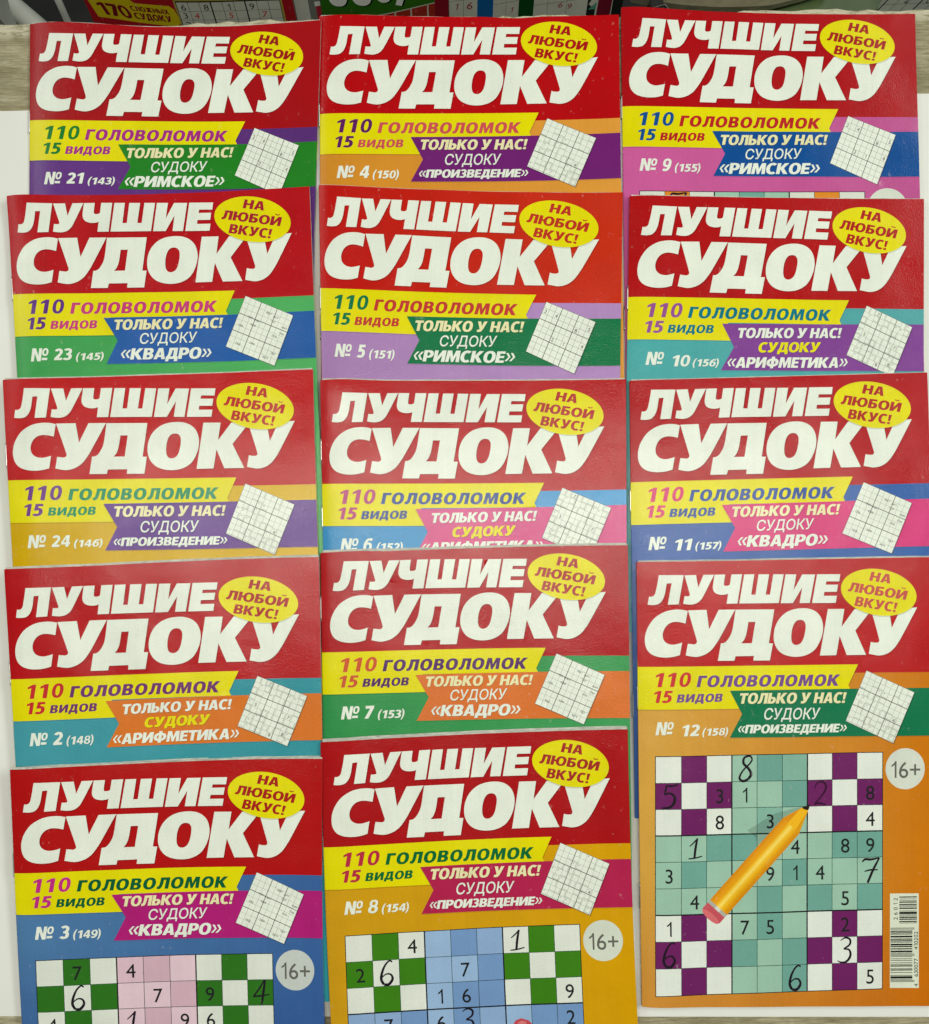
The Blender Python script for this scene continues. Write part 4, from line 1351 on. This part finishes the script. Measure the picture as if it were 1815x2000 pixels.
# red magazine "170"
L = [(RB_, [(rectp(-225, 0, -90, 180), [])])]
L.append((S(186, 168, 18), [([(-217.6, 70), (-214.3, 49.9), (-192, 46.0), (-173, 43.6), (-168.6, 44.4), (-166.6, 47), (-168.2, 57), (-170.6, 59.6), (-190, 61), (-200, 72)], [])]))
L.append((S(106, 18, 26), up_text('170', (-211.0, 52.0), (-193.6, 48.6), (-212.9, 61.8), gap=.04)
          + up_text('СЛОЖНЫХ', (-193.2, 55.3), (-171.3, 53.0), (-194.0, 59.0)) + up_text('СУДОКУ', (-192.6, 48.9), (-171.2, 46.9), (-193.2, 53.8))))
gx = np.linspace(-165.8, -106.5, 10)
L.append((S(150, 140, 60), [(rectp(-167.2, 20, -105, 64.6), [])]))
L.append((BLACK, [(rectp(-166.2, 20, -106.1, 63.4), [])]))
L.append((gridc, [(rectp(-165.8, 20, -106.5, 62.4), [])]))
L.append((S(70, 72, 66), [line((x, 20), (x, 62.4), .3) for i, x in enumerate(gx[1:-1]) if (i + 1) % 3] + [line((gx[0], y), (gx[-1], y), .25) for y in (55.6, 48.9, 42)]))
L.append((BLACK, [line((x, 20), (x, 62.4), .8) for i, x in enumerate(gx[1:-1]) if not (i + 1) % 3]))
dg_ = []
for i, t in ((0, '6'), (2, '8'), (4, '1'), (6, '9')):
    dg_ += up_digit(t, gx[i] + 3.4, 58.6, 4.6)
dg_ += up_digit('3', gx[0] + 3.3, 52.4, 4.6) + up_digit('2', gx[0] + 3.4, 45.4, 4.6)
L.append((S(40, 40, 40), dg_))
L.append((S(170, 40, 44), up_digit('4', gx[1] + 3.2, 52.2, 4.6, .15) + up_digit('5', gx[4] + 3.4, 52.2, 4.8, .15) + up_digit('7', gx[7] + 3.2, 52.2, 4.8, .15)))
standing('rack_magazine', -218.6, -98.8, 178, L, 'red magazine with yellow 170 box and number grid standing behind the shelf edge', 'magazine', 'magazines standing in the rack behind the shelf', 3.5)
# white-edged magazine beside it
L = [(S(178, 180, 168), [(rectp(-100, 0, -80, 180), [])]), (S(104, 106, 98), [(rectp(-90, 0, -80, 180), [])]), (S(150, 36, 50), [(rectp(-86.2, 30, -83.2, 57), [])]), (S(196, 200, 192), [(rectp(-86.6, 57.2, -83.4, 60.6), [])])]
standing('rack_magazine', -98.4, -83.4, 178, L, 'narrow pale edge of a magazine between the red and the green ones in the rack', 'magazine', 'magazines standing in the rack behind the shelf', 3.0, y0=301.)
# green magazine with white lettering
L = [(S(40, 92, 16), [(rectp(-84, 0, 0, 180), [])])]
gl = S(204, 208, 200)
blob = []
for cx_, top, w, bot in ((-72.8, 76, 5.6, 57.4), (-59.0, 76, 5.8, 58.9)):
    blob.append((ell(cx_, (top + bot) / 2, w, (top - bot) / 2, 30, 2.4), [ell(cx_, (top + bot) / 2 + .6, w - 4.2, (top - bot) / 2 - 4.2, 16)]))
blob.append((ell(-46.2, 69, 4.6, 7.4, 24), []))
blob.append(([(-39.8, 59.8), (-36.2, 59.0), (-33.0, 70), (-37, 70)], []))
L.append((S(10, 24, 6), shift(blob, .9, -.6)))
L.append((gl, blob))
L.append((S(168, 172, 150), [([(-57, 50.6), (-17, 60.6), (-17, 30), (-57, 30)], [])]))
L.append((S(140, 40, 26), [([(-57, 49.8), (-17, 59.8), (-17, 30), (-57, 30)], [])]))
L.append((S(176, 170, 150), [line((x, 30), (x + .2, y), .9) for x, y in ((-40.5, 54), (-31.2, 56.2), (-21.5, 58.6))]))
L.append((S(116, 16, 30), [(rectp(-17.2, 0, -7, 180), [])]))
standing('rack_magazine', -83.2, -9.2, 178, L, 'green magazine with big white rounded letters and a red brick corner in the rack', 'magazine', 'magazines standing in the rack behind the shelf', 3.5, y0=300.5)
# magazine of white cells with blue and green columns
L = [(gridc, [(rectp(-10, 0, 100, 180), [])])]
L.append((S(14, 84, 140), [(rectp(7.4, 0, 16.6, 180), [])]))
L.append((S(8, 62, 22), [(rectp(31.3, 0, 40.0, 180), [])]))
L.append((S(24, 30, 26), [([(71, 0), (71, 180), (77.3, 180), (75, 66), (71.8, 58), (76, 54), (76, 0)], []), (rectp(85.6, 0, 92, 180), [])]))
L.append((S(102, 20, 38), [([(76.6, 0), (78.2, 180), (86.4, 180), (84.6, 0)], [])]))
L.append((S(70, 130, 110), [([(71.8, 54), (76.4, 59.5), (76.2, 54)], [])]))
L.append((S(96, 98, 90), [line((x, 0), (x, 180), .22) for x in (-.6, 24, 48, 59)] + [line((-9, 59.4), (7, 62), .3), line((17, 58), (31, 62), .3), line((40.2, 58.4), (70, 63), .3)]))
L.append((S(132, 30, 40), up_digit('1', -4.6, 55.6, 5.0, .2) + up_digit('6', 3.2, 56.8, 5.6, .2) + up_digit('1', 27.4, 54.6, 4.4, .2) + up_digit('6', 55.6, 58.6, 4.4, .2) + up_digit('9', 60.8, 57.2, 4.2, .2)))
standing('rack_magazine', -9.0, 91.5, 178, L, 'magazine of white puzzle cells with blue and green columns and red handwriting in the rack', 'magazine', 'magazines standing in the rack behind the shelf', 3.5, y0=301.5)
# white puzzle sheet at the far right
L = [(S(172, 178, 166), [(rectp(230, 0, 350, 180), [])])]
L.append((BLACK, [line((244, 62.7), (236, 40), .8), line((263.5, 62.7), (256, 40), .8)]))
L.append((S(60, 62, 58), [line((x, 62.7), (x - 8, 40), .25) for x in (250.5, 257, 270, 277)] + [line((240, 57.6), (300, 62.2), .25)]))
L.append((S(40, 40, 40), up_digit('4', 254.5, 60.3, 3.6, .2) + up_digit('0', 267.0, 61.6, 3.6, .2)))
standing('rack_magazine', 240.5, 345, 178, L, 'white puzzle page with tilted grid lines at the far end of the rack', 'magazine', 'magazines standing in the rack behind the shelf', 2.0, y0=301.)


# thick book of cream pages lying open on a green cover
def loft(name, xs, prof, mat, parent):
    """sweep a closed (y, z) profile along x; prof(x) -> list of (y, z) in mm"""
    vs, fs = [], []
    rows_ = [prof(x) for x in xs]
    n = len(rows_[0])
    for x, r_ in zip(xs, rows_):
        vs += [(x * MM, y * MM, z * MM) for y, z in r_]
    for i in range(len(xs) - 1):
        for k in range(n):
            a, b2 = i * n + k, i * n + (k + 1) % n
            fs.append((a, b2, b2 + n, a + n))
    fs += [tuple(range(n))[::-1], tuple(range((len(xs) - 1) * n, len(xs) * n))]
    return mesh_obj(name, vs, fs, mat, parent, False)


CREAMP = plain('cream_pages', (0.50, 0.46, 0.29), 0.85, 0, .18, 140)
GREENC = plain('green_cover_board', (0.07, 0.11, 0.035), 0.4, 0, .3, 40)
bk = thing('thick_book', (0, 0, 0), 'thick book of curved cream pages on a dark green cover behind the shelf', 'book')
bx = np.linspace(96, 250, 40)
low = lambda x: 317.5 - 6.0 * math.sin(min(1, max(0, (x - 96) / 110)) * math.pi) ** .8 + max(0, x - 175) * .13
loft('page_block', np.linspace(96, 214, 40), lambda x: [(low(x), -104), (low(x) - 1.2, -96), (low(x) + 1, -84), (low(x) + 150, -78), (low(x) + 150, -104)], CREAMP, bk)
loft('cover_board', np.linspace(118, 262, 20), lambda x: [(304.5, -112.0), (304.5, -110.0), (470, -107.0), (470, -109.0)], GREENC, bk)

# black clip at the book's corner
ck = thing('binder_clip', (0, 0, 0), 'small black wire clip at the corner of the thick book', 'clip')


def tube(name, pts, rad, mat, parent=None, n=10):
    pts = [Vector(p) for p in pts]
    vs, fs = [], []
    for i, p in enumerate(pts):
        d = (pts[min(i + 1, len(pts) - 1)] - pts[max(i - 1, 0)]).normalized()
        a = d.orthogonal().normalized()
        b2 = d.cross(a)
        for k in range(n):
            t = 2 * math.pi * k / n
            q = p + (a * math.cos(t) + b2 * math.sin(t)) * rad
            vs.append(tuple(x * MM for x in q))
    for i in range(len(pts) - 1):
        for k in range(n):
            fs.append((i * n + k, i * n + (k + 1) % n, (i + 1) * n + (k + 1) % n, (i + 1) * n + k))
    fs += [tuple(range(n))[::-1], tuple(range((len(pts) - 1) * n, len(pts) * n))]
    return mesh_obj(name, vs, fs, mat, parent, True)


tube('wire_loop', [(104, 309, -92), (108, 307, -90), (113, 308.5, -90), (116, 306, -92), (122, 305, -94), (128, 304, -96)], .9, CLIPM, ck)
loft('clip_body', [105, 107, 110, 112], lambda x: [(310, -96), (307.5, -90), (312, -87), (316, -90)], CLIPM, ck)

# the rack itself: painted tubes and a side board
rack = thing('display_rack', (-0.262, 0.316, -0.3), 'shaded display rack of pale painted tubes behind the shelf corner', 'rack')
for o_ in (tube('tube', [(-300, 340, -60), (-262, 316, -108), (-215, 286, -168), (-190, 270, -200)], 6.2, TUBE),
           tube('tube', [(-228, 330, -20), (-233, 312, -110), (-237, 300, -170)], 2.0, TUBE),
           slab('side_board', [(-420, 300), (-262, 300), (-262, 318), (-420, 318)], -300, -60, PANEL)):
    o_.parent = rack
    o_.matrix_parent_inverse = Matrix.Translation((0.262, -0.316, 0.3))
